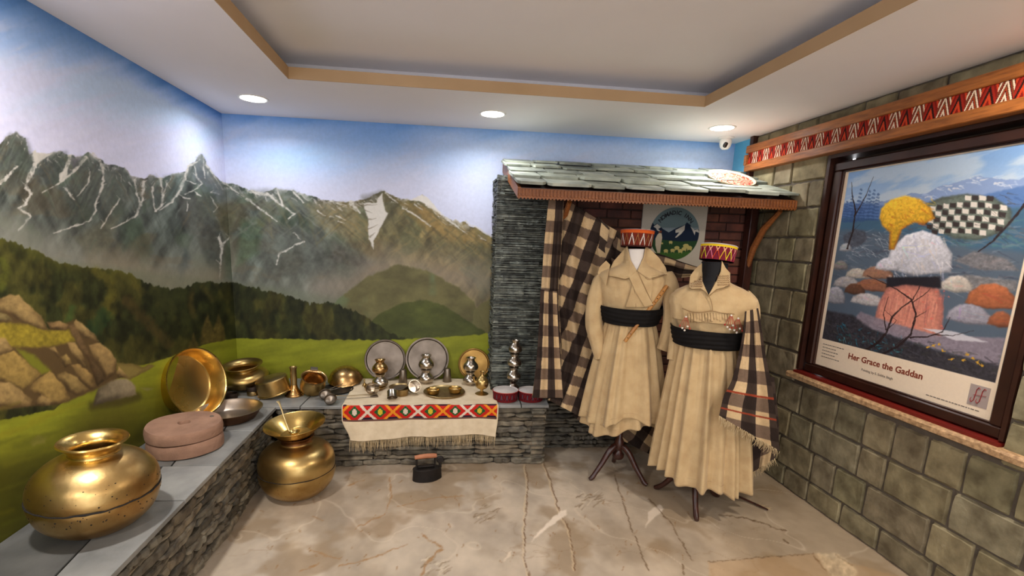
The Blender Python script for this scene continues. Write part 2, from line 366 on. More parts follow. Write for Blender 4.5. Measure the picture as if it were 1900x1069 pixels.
def paint_mural(X, Y, V, side):
    """X, Y tracing coordinates; V metres below the ceiling; side 'l' or 'b'"""
    p = Paint(X, Y, .7); x, y, v = p.X, p.Y, V.ravel()
    # sky
    n1 = fbm(x/90+.012*y, y/34+.008*x, 5); n2 = fbm(x/40, y/14+x/60, 4)
    wd_ = 1+1.6*(1-sstep(40, 260, x)); t = sstep(-.05*wd_, .12*wd_, v+(n1-.5)*.10)
    deep = np.array([58, 112, 178.]) if side == 'l' else np.array([92, 140, 200.]); mid = np.array([174, 195, 230.]) if side == 'l' else np.array([164, 186, 220.]); low = np.array([200, 200, 226.]) if side == 'l' else np.array([186, 188, 208.])
    c = deep*(1-t)[:, None]+mid*t[:, None]
    t2 = sstep(.12, .5, v+(n1-.5)*.3); c = c*(1-t2)[:, None]+low*t2[:, None]
    cl = sstep(.50, .72, n2*.5+n1*.5+.06*sstep(.1, .4, v))*sstep(.03, .2, v); c = c*(1-.5*cl)[:, None]+np.array([190, 192, 212.])*(.5*cl)[:, None]
    p.C = c
    if side == 'b':
        g = np.exp(-((x-700)/130)**2)*np.exp(-((v-.10)/.12)**2); p.blend((86, 134, 196), .55*g)
        g = np.exp(-((x-560)/120)**2)*np.exp(-((v-.28)/.14)**2); p.blend((150, 190, 240), .6*g)
        g = sstep(740, 900, x)*np.exp(-((v-.35)/.3)**2); p.blend((196, 208, 232), .5*g)
    # mountain range
    RX = [-300, 0, 12, 30, 48, 55, 64, 90, 112, 125, 140, 152, 163, 172, 195, 220, 235, 242, 254, 268, 280, 292, 310, 325, 345, 352, 362, 368, 374, 382, 392, 408, 430, 455, 470, 490, 510, 520, 545, 560, 590, 615, 640, 665, 680, 700, 712, 725, 745, 765, 783, 800, 815, 835, 860, 885, 915, 1000]
    RY = [300, 268, 255, 247, 256, 285, 283, 285, 280, 288, 291, 290, 282, 287, 303, 309, 313, 324, 330, 331, 324, 331, 327, 322, 318, 305, 300, 290, 286, 300, 318, 335, 342, 350, 354, 357, 350, 352, 352, 360, 368, 373, 375, 372, 368, 358, 353, 362, 370, 372, 361, 375, 395, 407, 412, 425, 442, 470]
    d1 = fbm((x+y*.55)/16, (y-x*.2)/60, 5); d2 = fbm((x-y*.45)/13, (y+x*.2)/70, 5)
    rock = np.array([76, 82, 77.])+np.zeros((x.size, 3))
    rr = sstep(560, 760, x)[:, None]; rock = rock*(1-rr)+np.array([112, 100, 66.])*rr
    g = sstep(240, 420, x)*(1-sstep(520, 640, x)); rock = rock*(1-.45*g[:, None])+np.array([88, 98, 92.])*(.45*g[:, None])
    k = (d1*.6+d2*.4-.5)*4.2; rock = rock*(1+.5*np.clip(k, -1, 1))[:, None]
    gr = sstep(.52, .66, fbm(x/38+5, y/45, 4)); rock = rock*(1-.4*gr[:, None])+np.array([72, 88, 66.])*(.4*gr[:, None])
    br = sstep(.55, .7, fbm(x/55+15, y/30+4, 4)); rock = rock*(1-.35*br[:, None])+np.array([92, 74, 50.])*(.35*br[:, None])
    yl = np.interp(x, RX, RY)+(fbm(x/7, x*0, 3)-.5)*4
    dep = y-yl
    hl = np.exp(-np.clip(dep, 0, 99)/9)*sstep(.42, .62, fbm(x/9, y/9, 3)); rock = rock*(1-.75*hl[:, None])+np.array([190, 188, 186.])*(.75*hl[:, None])*np.ones((1, 3))
    fog = sstep(0, 1, (dep-90)/120)*(1-rr[:, 0]*.3); rock = rock*(1-.62*fog[:, None])+np.array([126, 124, 112.])*(.62*fog[:, None])
    al = sstep(-1.2, 1.2, dep); p.C = p.C*(1-al[:, None])+rock*al[:, None]
    W_ = (190, 186, 178)
    if side == 'l':
        z = lambda L: zp(L, .318, 0, 220)
        # dark flanks of the peaks
        for L, cc in (([(60, 90), (160, 120), (200, 230), (150, 380), (60, 420), (0, 300), (0, 160)], (66, 70, 64)),
                      ([(330, 200), (385, 195), (400, 260), (350, 360), (270, 400), (215, 360), (240, 270)], (62, 66, 62)),
                      ([(420, 230), (470, 225), (440, 300), (390, 330)], (58, 48, 62)),
                      ([(500, 220), (545, 230), (590, 330), (580, 420), (520, 560), (420, 600), (360, 500), (430, 330)], (76, 80, 72)),
                      ([(610, 290), (720, 300), (780, 400), (720, 520), (640, 600), (590, 520)], (80, 84, 76)),
                      ([(870, 340), (910, 340), (930, 430), (915, 520), (890, 470), (850, 420)], (78, 88, 86)),
                      ([(960, 340), (1080, 320), (1010, 460), (960, 500)], (72, 86, 80)),
                      ([(1150, 260), (1175, 215), (1210, 280), (1290, 400), (1270, 460), (1180, 420), (1120, 330)], (92, 98, 104)),
                      ([(1040, 470), (1200, 440), (1300, 520), (1260, 680), (1160, 700), (1060, 620)], (78, 76, 70)),
                      ([(1210, 560), (1330, 640), (1280, 900), (1220, 860), (1150, 720)], (66, 68, 66)),
                      ([(560, 620), (700, 560), (640, 760), (520, 820), (440, 700)], (94, 92, 74)),
                      ([(700, 620), (830, 560), (800, 700), (720, 780)], (66, 80, 66)),
                      ([(1080, 760), (1110, 820), (1060, 940), (1030, 960)], (70, 80, 84)),
                      ([(1330, 620), (1420, 640), (1400, 940), (1300, 940)], (58, 74, 58))):
            p.poly(z(L), cc, soft=7, a=.55, tex=.5)
        S = [([(200, 200), (205, 270), (150, 390), (180, 440), (150, 500), (110, 525), (180, 570), (110, 650)], 9, 3),
             ([(410, 220), (385, 290), (350, 360)], 7, 6), ([(500, 230), (430, 310), (360, 370), (250, 430)], 6, 1.5),
             ([(550, 210), (600, 280), (600, 390), (555, 500), (560, 540), (520, 600), (430, 630), (310, 670)], 6, 2),
             ([(525, 310), (520, 370), (450, 455)], 4, 2), ([(385, 410), (410, 450), (440, 475)], 5, 1), ([(100, 280), (40, 340), (0, 380)], 3, 8),
             ([(700, 470), (650, 540), (610, 610), (590, 640)], 3.5, 1.5), ([(785, 360), (800, 450), (825, 510)], 4, 4),
             ([(840, 370), (830, 480), (790, 570), (740, 600), (650, 645)], 5, 2), ([(940, 350), (950, 450), (945, 510), (905, 540)], 4.5, 3),
             ([(890, 400), (900, 520), (910, 540)], 3, 3), ([(1095, 300), (1050, 430), (1000, 490), (930, 535)], 6, 3), ([(975, 380), (955, 440)], 2, 1),
             ([(1130, 260), (1150, 340), (1180, 375), (1150, 410), (1080, 445)], 3, 2.5), ([(1185, 230), (1195, 350)], 2.2, 2.5), ([(1100, 280), (1150, 250)], 5, 4),
             ([(1205, 270), (1240, 320), (1300, 410)], 3, 2), ([(1110, 370), (1140, 380)], 3, 2), ([(1070, 460), (1110, 470)], 2.5, 2), ([(1230, 430), (1280, 440)], 3, 2),
             ([(1150, 440), (1170, 450)], 3, 2), ([(1280, 690), (1295, 760), (1285, 850), (1283, 940)], 5, 1.5), ([(1405, 620), (1340, 690), (1290, 745)], 3, 4),
             ([(1275, 695), (1300, 740)], 4, 4), ([(1300, 370), (1390, 440)], 3.5, 2), ([(1245, 480), (1270, 520), (1250, 540)], 2, 2), ([(1095, 500), (1090, 540)], 2, 2)]
        for q in range(230):
            x0 = random.uniform(-5, 470); y0 = float(np.interp(x0, RX, RY))+abs(random.gauss(0, 45)); sg = -1 if (math.sin(x0/23.0) > 0) else 1; L_ = random.uniform(12, 46)
            p.stroke([(x0, y0), (x0+sg*L_*.35, y0+L_*.6), (x0+sg*L_*.5, y0+L_)], random.uniform(1.5, 5), random.choice([(58, 62, 58), (64, 68, 60), (122, 126, 120), (104, 110, 98), (96, 86, 66), (78, 92, 76)]), .8, soft=2, a=.45, rag=.6)
        for L, w0, w1 in S:
            p.stroke(z(L), w0*.95, W_, w1*.8, soft=1.3, a=.9, rag=.75)
            for (a_, b_) in z(L)[:-1]:
                p.stroke([(a_, b_), (a_+random.uniform(-9, 9), b_-random.uniform(2, 9))], random.uniform(1, 2.4), W_, .5, soft=.9, a=.7, rag=.6)
        for q in range(60):
            x0 = random.uniform(0, 470); y0 = float(np.interp(x0, RX, RY))+random.uniform(2, 22); p.stroke([(x0, y0), (x0+random.uniform(-5, 9), y0+random.uniform(3, 9))], random.uniform(1, 2.6), W_, .5, soft=1, a=.6, rag=.8)
        p.poly(z([(190, 190), (230, 200), (310, 203), (250, 240), (210, 275)]), W_, 1.5, .9)
        p.poly(z([(350, 320), (400, 280), (390, 340), (360, 380), (345, 360)]), W_, 1.5, .9)
        p.stroke(z([(0, 640), (200, 740), (460, 860)]), 60, (128, 128, 118), soft=26, a=.5)
        p.stroke(z([(560, 860), (800, 880), (1000, 960), (1250, 930)]), 44, (132, 124, 104), soft=22, a=.65)
    z = lambda L: zp(L, .3927, 400, 220)
    for L, cc in (([(0, 300), (60, 320), (130, 350), (60, 420), (0, 400)], (96, 100, 100)), ([(170, 340), (290, 335), (330, 420), (230, 400)], (104, 108, 104)),
                  ([(310, 340), (365, 340), (420, 400), (470, 460), (380, 440)], (84, 88, 84)), ([(0, 400), (110, 390), (170, 470), (60, 560), (10, 520)], (86, 78, 58)),
                  ([(250, 480), (480, 545), (640, 600), (760, 680), (640, 760), (440, 740), (280, 760), (180, 640)], (84, 86, 80)),
                  ([(300, 660), (400, 600), (420, 680), (380, 740), (290, 740)], (70, 70, 62)), ([(560, 590), (740, 690), (640, 700), (540, 660)], (76, 72, 66)),
                  ([(120, 480), (230, 470), (200, 640), (100, 700)], (70, 88, 66)), ([(420, 400), (640, 400), (720, 560), (640, 580), (480, 500)], (120, 110, 78)),
                  ([(690, 370), (790, 345), (740, 400), (700, 400)], (70, 68, 56)), ([(790, 380), (900, 480), (1000, 620), (900, 660), (800, 680), (780, 560)], (88, 86, 62)),
                  ([(860, 390), (960, 400), (1100, 500), (1300, 560), (1310, 600), (1120, 580), (980, 520)], (134, 108, 62)),
                  ([(960, 560), (1100, 590), (1310, 610), (1310, 700), (1100, 680), (1000, 640)], (84, 80, 60))):
        p.poly(z(L), cc, soft=8, a=.6, tex=.5)
    for k in range(26):
        x0 = 480+k*15+random.uniform(-6, 6); y0 = np.interp(x0, RX, RY)+random.uniform(10, 60)
        p.stroke([(x0, y0), (x0+random.uniform(8, 30), y0+random.uniform(25, 60))], random.uniform(3, 8), random.choice([(70, 66, 52), (128, 118, 86), (96, 88, 60)]), 1, soft=3, a=.35)
    if side == 'b':
        S = [([(10, 280), (60, 315), (110, 355)], 4, 2), ([(150, 380), (200, 420), (290, 485)], 5, 2), ([(160, 345), (250, 360), (300, 400), (370, 450), (345, 475)], 5, 3),
             ([(290, 335), (310, 380), (320, 420)], 3, 3), ([(360, 340), (415, 395)], 4, 3), ([(640, 395), (680, 445)], 8, 5), ([(480, 435), (520, 460)], 3, 2), ([(570, 460), (615, 480)], 3, 1.5),
             ([(540, 465), (560, 467)], 3, 2), ([(580, 485), (610, 495)], 2.5, 2), ([(885, 422), (960, 470), (1015, 510)], 2.5, 4), ([(1090, 470), (1190, 545)], 4, 1.5), ([(1180, 488), (1240, 520), (1300, 558)], 2.5, 1.5),
             ([(1000, 410), (1075, 458)], 5, 2), ([(940, 405), (975, 430)], 2, 2), ([(420, 580), (370, 600), (300, 640), (290, 690)], 2.5, 4), ([(370, 540), (400, 572)], 2, 1), ([(800, 350), (860, 400)], 3, 1.5), ([(540, 390), (620, 410)], 2.5, 1)]
        for q in range(260):
            x0 = random.uniform(400, 915); y0 = float(np.interp(x0, RX, RY))+abs(random.gauss(0, 40)); sg = 1 if random.random() < .72 else -1; L_ = random.uniform(12, 44); warm_ = x0 > 620
            p.stroke([(x0, y0), (x0+sg*L_*.7, y0+L_*.5), (x0+sg*L_*1.2, y0+L_)], random.uniform(1.5, 5), random.choice([(70, 66, 50), (136, 118, 76), (110, 96, 58), (86, 84, 66)] if warm_ else [(62, 64, 60), (118, 120, 112), (96, 98, 82), (78, 84, 70)]), .8, soft=2, a=.42, rag=.6)
        for q in range(70):
            x0 = random.uniform(410, 900); y0 = float(np.interp(x0, RX, RY))+random.uniform(2, 16); p.stroke([(x0, y0), (x0+random.uniform(2, 12), y0+random.uniform(2, 7))], random.uniform(1, 2.4), W_, .5, soft=1, a=.6, rag=.8)
        for L, w0, w1 in S: p.stroke(z(L), w0, W_, w1*.8, soft=1.1, a=.88, rag=.75)
        p.poly(z([(700, 400), (760, 395), (785, 350), (800, 430), (812, 450), (780, 520), (748, 575), (745, 618), (725, 570), (722, 500), (712, 450)]), (192, 188, 180), 1.5)
        for a_, b_ in (((705, 430), (740, 450)), ((715, 480), (760, 470)), ((722, 520), (770, 500)), ((730, 560), (755, 540)), ((700, 410), (760, 405))): p.stroke(z([a_, b_]), 2.5, (110, 100, 84), .5, soft=1, a=.7)
        p.poly(z([(915, 388), (975, 358), (1010, 385), (1045, 425), (1078, 458), (1010, 415), (960, 388)]), (200, 196, 190), 1.5)
        # mist and hills
        p.stroke(z([(820, 700), (1000, 740), (1300, 770)]), 62, (134, 124, 112), soft=34, a=.62)
        p.stroke(z([(500, 800), (640, 780), (720, 740)]), 44, (136, 124, 112), soft=22, a=.5)
    t1 = fbm(x/30, y/18, 4)
    hill = np.array([90, 86, 54.])*(1+.5*(t1-.5))[:, None]; tl = sstep(.5, .65, fbm(x/50+3, y/50, 3))[:, None]; hill = hill*(1-.5*tl)+np.array([82, 108, 80.])*.5*tl
    p.below([560, 600, 636, 683, 738, 793, 852, 879, 915, 1000], [700, 580, 548, 513, 491, 503, 534, 560, 640, 700], hill, 3, .92, 2)
    p.below([860, 880, 900, 915, 1000], [700, 575, 560, 550, 540], (96, 92, 58), 3, .9, 1)
    hill2 = np.array([66, 72, 34.])*(1+.5*(t1-.5))[:, None]
    p.below([640, 706, 746, 785, 824, 871, 895, 915, 1000], [640, 581, 562, 556, 566, 597, 612, 640, 700], hill2, 2, .95, 1.5)
    p.below([-500, 0, 400, 560, 640, 700], [520, 470, 520, 540, 556, 700], (92, 104, 80), 8, .25)
    # forest
    FX = [-300, 0, 30, 70, 110, 150, 200, 240, 260, 290, 320, 345, 370, 400, 440, 480, 520, 545, 580, 620, 650, 690, 720, 755, 800]
    FY = [360, 441, 452, 468, 487, 492, 500, 508, 518, 532, 537, 533, 525, 524, 527, 535, 545, 553, 563, 562, 575, 595, 615, 631, 660]
    f1 = fbm(x/11, y/19, 4); f2 = fbm(x/34+8, y/50+2, 3)
    fc = np.array([37, 40, 19.])*(1+1.3*(f1-.5))[:, None]
    o = sstep(.5, .64, f2)[:, None]; fc = fc*(1-.5*o)+np.array([78, 72, 30.])*(.5*o)*(1+.9*(f1-.5))[:, None]
    fd = y-np.interp(x, FX, FY); o2 = np.exp(-np.clip(fd, 0, 400)/16)[:, None]*(x < 260)[:, None]; fc = fc*(1-.5*o2)+np.array([104, 100, 34.])*.5*o2
    p.below(FX, FY, fc, 1.6, 1, 5, 5)
    if side == 'l':
        z5 = lambda L: zp(L, .318, 0, 440)
        for L, cc, ww in (([(560, 200), (640, 260), (650, 330), (620, 400), (640, 460)], (104, 96, 34), 16), ([(780, 260), (830, 320)], (92, 84, 34), 12), ([(10, 130), (40, 200), (0, 300)], (96, 100, 32), 14),
                          ([(1120, 320), (1110, 400), (1130, 460)], (86, 72, 32), 9), ([(1180, 290), (1240, 360)], (84, 76, 34), 10), ([(420, 410), (400, 480)], (56, 84, 40), 12), ([(740, 380), (860, 500), (980, 620)], (74, 58, 30), 20),
                          ([(610, 460), (540, 540)], (34, 60, 34), 30), ([(900, 320), (1000, 420)], (60, 62, 30), 22)):
            p.stroke(z5(L), ww, cc, soft=5, a=.55, rag=.4)
        for cx_, top in ((1210, 450), (1275, 455), (1130, 560)): p.poly(z5([(cx_, top), (cx_+30, top+70), (cx_+45, top+170), (cx_-45, top+180), (cx_-30, top+80)]), (92, 76, 36), 3, .7, tex=.8)
    # meadow
    MX = [-600, 100, 180, 220, 262, 290, 320, 380, 437, 600, 740, 915, 1000]
    MY = [900, 760, 690, 678, 678, 671, 660, 640, 628, 630, 631, 619, 615]
    m1 = fbm(x/70, y/14+x/80, 4); md = y-np.interp(x, MX, MY)
    mc = np.array([126, 130, 34.])*(1+.35*(m1-.5))[:, None]; dk = sstep(10, 130, md)[:, None]; mc = mc*(1-.72*dk)+np.array([86, 80, 20.])*.72*dk; mc = mc*(1-.26*sstep(420, 120, x)*sstep(20, 120, md))[:, None]  # darker low down: part paint, part shade worked into the colour
    p.below(MX, MY, mc, 1.5, 1, 1)
    if side == 'l':
        z5 = lambda L: zp(L, .318, 0, 440)
        p.poly(z5([(0, 360), (60, 333), (280, 545), (445, 480), (680, 715), (690, 830), (560, 890), (400, 960), (180, 990), (-800, 1100), (-800, 200)]), (84, 66, 40), 3)
        p.poly(z5([(680, 730), (800, 742), (830, 762), (870, 740), (905, 750), (760, 835), (690, 800)]), (128, 112, 60), 2, 1, (86, 70, 36), 8)
        TN = (142, 118, 74); ED = (64, 48, 30); li = (.35, -.9)
        def rk(L, c=TN, e=ED): p.poly(z5(L), c, 2, 1, e, 11, .85, .35, li)
        p.poly(z5([(0, 500), (140, 505), (280, 545), (400, 540), (440, 605), (330, 632), (200, 645), (80, 640), (-300, 600), (-300, 480)]), (134, 118, 40), 4, 1, tex=.5)
        p.poly(z5([(100, 650), (200, 690), (300, 780), (240, 800), (150, 720)]), (112, 112, 34), 4, 1)
        rk([(-60, 400), (0, 362), (60, 333), (110, 340), (170, 400), (240, 460), (280, 542), (215, 528), (120, 490), (60, 450), (0, 430), (-60, 440)])
        rk([(-60, 440), (0, 440), (50, 460), (80, 490), (0, 500), (-60, 500)], (112, 98, 62))
        rk([(270, 497), (350, 490), (400, 512), (380, 542), (290, 542)], (134, 108, 70))
        rk([(430, 500), (445, 480), (550, 565), (580, 610), (490, 590), (440, 540)], (154, 128, 82))
        rk([(400, 520), (430, 505), (480, 600), (520, 680), (600, 750), (620, 830), (570, 870), (540, 790), (500, 690), (440, 600)], (96, 76, 50))
        rk([(515, 630), (585, 615), (640, 660), (680, 715), (675, 800), (620, 830), (560, 730)], (144, 118, 74))
        rk([(-200, 560), (0, 585), (30, 590), (75, 650), (0, 690), (-200, 680)])
        rk([(-200, 700), (0, 690), (80, 660), (150, 720), (240, 800), (170, 875), (130, 902), (60, 870), (0, 842), (-200, 820)], (138, 114, 62))
        rk([(-200, 860), (0, 845), (60, 850), (130, 900), (190, 950), (180, 985), (60, 990), (0, 985), (-200, 1000)])
        rk([(160, 885), (220, 830), (290, 780), (330, 820), (380, 880), (410, 945), (340, 975), (280, 980), (240, 930)], (146, 120, 68))
        rk([(205, 965), (245, 920), (300, 955), (290, 985), (210, 985)])
        rk([(330, 800), (380, 785), (450, 820), (520, 890), (450, 925), (400, 900)], (132, 110, 66))
        rk([(420, 745), (470, 738), (540, 810), (565, 880), (525, 892), (460, 830)], (140, 114, 68))
        rk([(390, 615), (440, 615), (480, 680), (515, 770), (480, 765), (430, 700)])
        rk([(352, 700), (390, 685), (425, 740), (380, 762)], (134, 112, 66))
        rk([(285, 645), (320, 640), (350, 690), (340, 708)]); rk([(680, 800), (695, 755), (750, 820), (690, 828)])
        p.stroke(z5([(540, 985), (700, 960), (800, 930)]), 16, (66, 60, 24), soft=6, a=.8)
        p.poly(z5([(570, 885), (650, 838), (740, 825), (790, 870), (796, 920), (700, 945), (600, 970), (545, 985)]), (128, 116, 92), 3, 1, (72, 62, 48), 14, .8, .3, (.5, -.8))
        p.poly(z5([(820, 885), (850, 878), (895, 885), (860, 900)]), (122, 118, 66), 3)
        p.poly([(55, 820), (70, 808), (86, 812), (84, 822), (60, 828)], (120, 116, 50), 3)
        for k in range(50):
            yy = 700+k*7+random.uniform(-5, 5); x0 = random.uniform(-150, 330); ln = random.uniform(40, 130)
            if yy < 765-.1*x0: continue
            p.stroke([(x0, yy), (x0+ln, yy-.35*ln)], random.uniform(4, 12), random.choice([(134, 120, 26), (98, 100, 24), (116, 112, 30), (78, 78, 22)]), 2, soft=6, a=.35)
    return p
def wall_grid(P, V, side, name, gain):
    X, Y = proj(P.reshape(-1, 3)); X = X.reshape(P.shape[:2]); Y = Y.reshape(P.shape[:2])
    p = paint_mural(X, Y, V, side)
    return p.out(gain)

# ================================================================== THE ROOM
G_WALL = 1.25
def structure(o): o['kind'] = 'structure'; return o
# left wall with mural
pxs = np.arange(-330, 449, 1.4)
ys = np.array([at(q, 500, x=XL)[1] for q in pxs]); ys = ys[(ys > .95) & (ys < YB)]
ys = np.concatenate([[-2.6, -1.5, -.5, .3], ys, [YB]])
zs = np.concatenate([[0.0, .2], np.linspace(.40, H, 600)])
Yg, Zg = np.meshgrid(ys, zs)
P = np.stack([np.full_like(Yg, XL), Yg, Zg], -1); P2 = P.copy(); P2[..., 1] = np.maximum(P2[..., 1], ys[4])
structure(grid_obj('wall_left', P, M['mural'], cols=wall_grid(P2, H-Zg, 'l', 'l', G_WALL), smooth=False))
# back wall with mural
xs = np.concatenate([[at(q, 500, y=YB)[0] for q in np.arange(428, 930, 1.3)], np.linspace(.46, XR, 130)]); xs = np.sort(xs[(xs > XL) & (xs < XR+.001)]); xs[0] = XL
zs = np.concatenate([[0.0, .2], np.linspace(.42, H, 480)])
Xg, Zg = np.meshgrid(xs, zs); P = np.stack([Xg, np.full_like(Xg, YB), Zg], -1)
structure(grid_obj('wall_back', P, M['mural'], cols=wall_grid(P, H-Zg, 'b', 'b', G_WALL), smooth=False, flip=True))
# the near side of the room is left open so the added fill gets in

# right wall: painted strip, then mortar face with stone blocks and a niche
NY0, NY1, NZ0, NZ1, ND = 1.665, 2.875, .815, 2.20, .11     # poster niche
mb = MB()
Y0, Y1 = -2.6, 3.60
for (a, b, c, d) in ((Y0, NY0, 0, H), (NY1, Y1, 0, H), (NY0, NY1, 0, NZ0), (NY0, NY1, NZ1, H)):
    mb.box((XR+.08, (a+b)/2, (c+d)/2), (.16, b-a, d-c))
mb.box((XR+.20, (NY0+NY1)/2, (NZ0+NZ1)/2), (.04, NY1-NY0, NZ1-NZ0))
wall_right = structure(mb.build('wall_right', M['mortar']))
xs = np.linspace(3.60, YB, 12); Yg, Zg = np.meshgrid(xs, np.linspace(0, H, 60))
P = np.stack([np.full_like(Yg, XR-.001), Yg, Zg], -1)
c = np.zeros(P.shape); vv = (H-Zg)[..., None]; c[:] = lin((104, 186, 224)); c = c*(1-np.clip(vv*.8, 0, .6))+lin((150, 200, 230))*np.clip(vv*.8, 0, .6)
tag(grid_obj('painted_strip', P, M['mural'], wall_right, cols=c, smooth=False), 'sky blue painted strip of wall')
def stone_block(mb, y0, y1, z0, z1, depth, x0=XR, g=.0065):
    """one block whose outer face bulges and whose edges are worn"""
    y0 += g; y1 -= g; z0 += g*.8; z1 -= g*.8
    if y1-y0 < .02 or z1-z0 < .02: return
    t = random.uniform(.84, 1.12); col = (t*random.uniform(.97, 1.05), t, t*random.uniform(.86, 1.0))
    n, k = 9, 5; V = []; Fc = []; ph = random.uniform(0, 99); r_ = .012
    for j in range(k+1):
        for i in range(n+1):
            u, v = (0, .025, .12, .27, .42, .58, .73, .88, .975, 1)[i], (0, .05, .3, .7, .95, 1)[j] if k == 5 else j/k; y = y0+(y1-y0)*u; z = z0+(z1-z0)*v
            e = min((y-y0), (y1-y), (z-z0), (z1-z)); b = 0 if e < 1e-6 else 1
            cr = min(u, 1-u)*(y1-y0) < .02 and min(v, 1-v)*(z1-z0) < .02
            jit = .003
            V.append((x0-(depth*b+.006*float(vn(np.array(y*14+ph), np.array(z*14)))*b), y+(random.uniform(-jit, jit) if not cr else (jit if u < .5 else -jit)), z+random.uniform(-jit, jit)))
    for j in range(k):
        for i in range(n):
            a = j*(n+1)+i; Fc.append((a, a+n+1, a+n+2, a+1))
    mb.add(V, Fc, col)
mb = MB(); zc = [0, .142, .340, .532, .735, .937, 1.142, 1.347, 1.534, 1.70, 1.892, 2.06, 2.26, H]
row1 = [3.60, 3.21, 3.004, 2.795, 2.504, 2.312, 2.134, 1.958, 1.781, 1.584]
for r in range(len(zc)-1):
    z0, z1 = zc[r], zc[r+1]; y = 3.60; rr = random.Random(r*7+1)
    edges = [3.60]
    if r == 3: edges = row1[:]
    else: edges.append(3.60-rr.uniform(.10, .28))
    while edges[-1] > -2.6: edges.append(edges[-1]-rr.uniform(.16, .36))
    for a, b in zip(edges[:-1], edges[1:]):
        segs = [(b, a)]
        if z1 > NZ0+.02 and z0 < NZ1-.02:
            segs = []
            if a > NY1: segs.append((max(b, NY1), a))
            if b < NY0: segs.append((b, min(a, NY0)))
            if z0 < NZ0 and a > NY0 and b < NY1:
                pass
        for s0, s1 in segs:
            stone_block(mb, s0, s1, z0, z1, .011)
# reveal faces of the niche on the left jamb are plain stone
wb = mb.build('stone_blocks', M['block'], wall_right, False, cols=True)
# sill and red board
o = MB()
n = 46; V = []; Fc = []
for i in range(n+1):
    y = -0.6+(2.905+0.6)*i/n
    for (dx, dz) in ((-.045, 0), (-.052+random.uniform(-.005, .005), -.012), (-.050+random.uniform(-.006, .006), -.036), (-.03, -.045), (.03, -.045), (.03, 0)):
        V.append((XR+dx, y, NZ0+dz-.004))
for i in range(n):
    for k in range(6):
        a = i*6+k; b = i*6+(k+1) % 6; Fc.append((a, b, b+6, a+6))
Fc += [tuple(range(5, -1, -1)), tuple(n*6+k for k in range(6))]
o.add(V, Fc)
tag(o.build('stone_sill', M['sill']), 'speckled tan stone sill running under the framed poster', 'window sill')

# floor: marble painted tile by tile
fx = np.arange(XL, XR+.03, .0075); fy = np.concatenate([[-2.7, -1.5, -.4], np.arange(.75, YB+.01, .0075)])
Xg, Yg = np.meshgrid(fx, fy); P = np.stack([Xg, Yg, np.zeros_like(Xg)], -1)
Pq = P.copy(); Pq[..., 1] = np.maximum(Pq[..., 1], .75)
X, Y = proj(Pq.reshape(-1, 3)); p = Paint(X.reshape(Xg.shape), Y.reshape(Xg.shape), 1.0)
gx, gy = Pq[..., 0].ravel(), Pq[..., 1].ravel()
b1 = fbm(gx*2.2, gy*2.2+3, 5); b2 = fbm(gx*7+4, gy*5, 5)
c = np.array([180, 165, 146.])*(1+.30*(b2-.5))[:, None]
k = sstep(.46, .62, b1)[:, None]; c = c*(1-.6*k)+np.array([150, 134, 114.])*.6*k*(1+.4*(b2-.5))[:, None]
k = sstep(.55, .7, fbm(gx*4+9, gy*4+1, 4))[:, None]; c = c*(1-.55*k)+np.array([178, 150, 116.])*.42*k
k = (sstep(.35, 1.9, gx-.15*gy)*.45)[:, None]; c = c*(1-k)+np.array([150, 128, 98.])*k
vn_ = np.abs(fbm(gx*2.4+.6*gy+20, gy*3.3, 5)-.5); k = (1-sstep(.0, .010, vn_))[:, None]*sstep(.45, .6, fbm(gx*1.5, gy*1.5+9, 3))[:, None]; c = c*(1-.18*k)+np.array([120, 92, 62.])*.18*k
vn_ = np.abs(fbm(gx*1.8+30, gy*2.1+.8*gx, 4)-.5); k = (1-sstep(.0, .012, vn_))[:, None]; c = c*(1-.35*k)+np.array([214, 196, 172.])*.35*k
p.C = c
zf = lambda L: zp(L, .3789, 380, 830)
CR = (104, 76, 52)
for L in ([(1570, 90), (1582, 190), (1565, 400), (1568, 560), (1590, 631)], [(1660, 70), (1700, 190), (1735, 310), (1790, 420), (1815, 600)]):
    p.stroke(zf(L), 2.0, CR, soft=.8, a=.9, rag=.7); p.stroke([(a-3, b) for a, b in zf(L)], 2.5, (206, 182, 146), soft=1.2, a=.6)
for L, w_ in (([(500, 495), (560, 520), (620, 540), (660, 545)], 2), ([(660, 580), (800, 550), (900, 510), (990, 480)], 2), ([(900, 290), (880, 330), (730, 400)], 1.5), ([(700, 185), (780, 160)], 2), ([(905, 150), (915, 240), (895, 290)], 2.5),
              ([(1060, 420), (1090, 450), (1160, 490)], 2.5), ([(1160, 500), (1090, 560), (1060, 631)], 5), ([(940, 290), (1100, 250), (1270, 240)], 1.5), ([(530, 340), (580, 360)], 2), ([(470, 610), (560, 570)], 3)):
    p.stroke(zf(L), w_, (150, 108, 66), soft=1.2, a=.7, rag=.7)
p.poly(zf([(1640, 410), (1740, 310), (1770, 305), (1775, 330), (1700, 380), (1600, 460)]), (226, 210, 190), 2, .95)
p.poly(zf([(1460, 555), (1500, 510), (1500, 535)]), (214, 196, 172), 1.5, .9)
zg = lambda L: zp(L, .3158, 1100, 870)
p.poly(zg([(320, 260), (395, 205), (418, 235), (350, 300), (310, 345), (325, 300)]), (216, 200, 180), 2, .95)
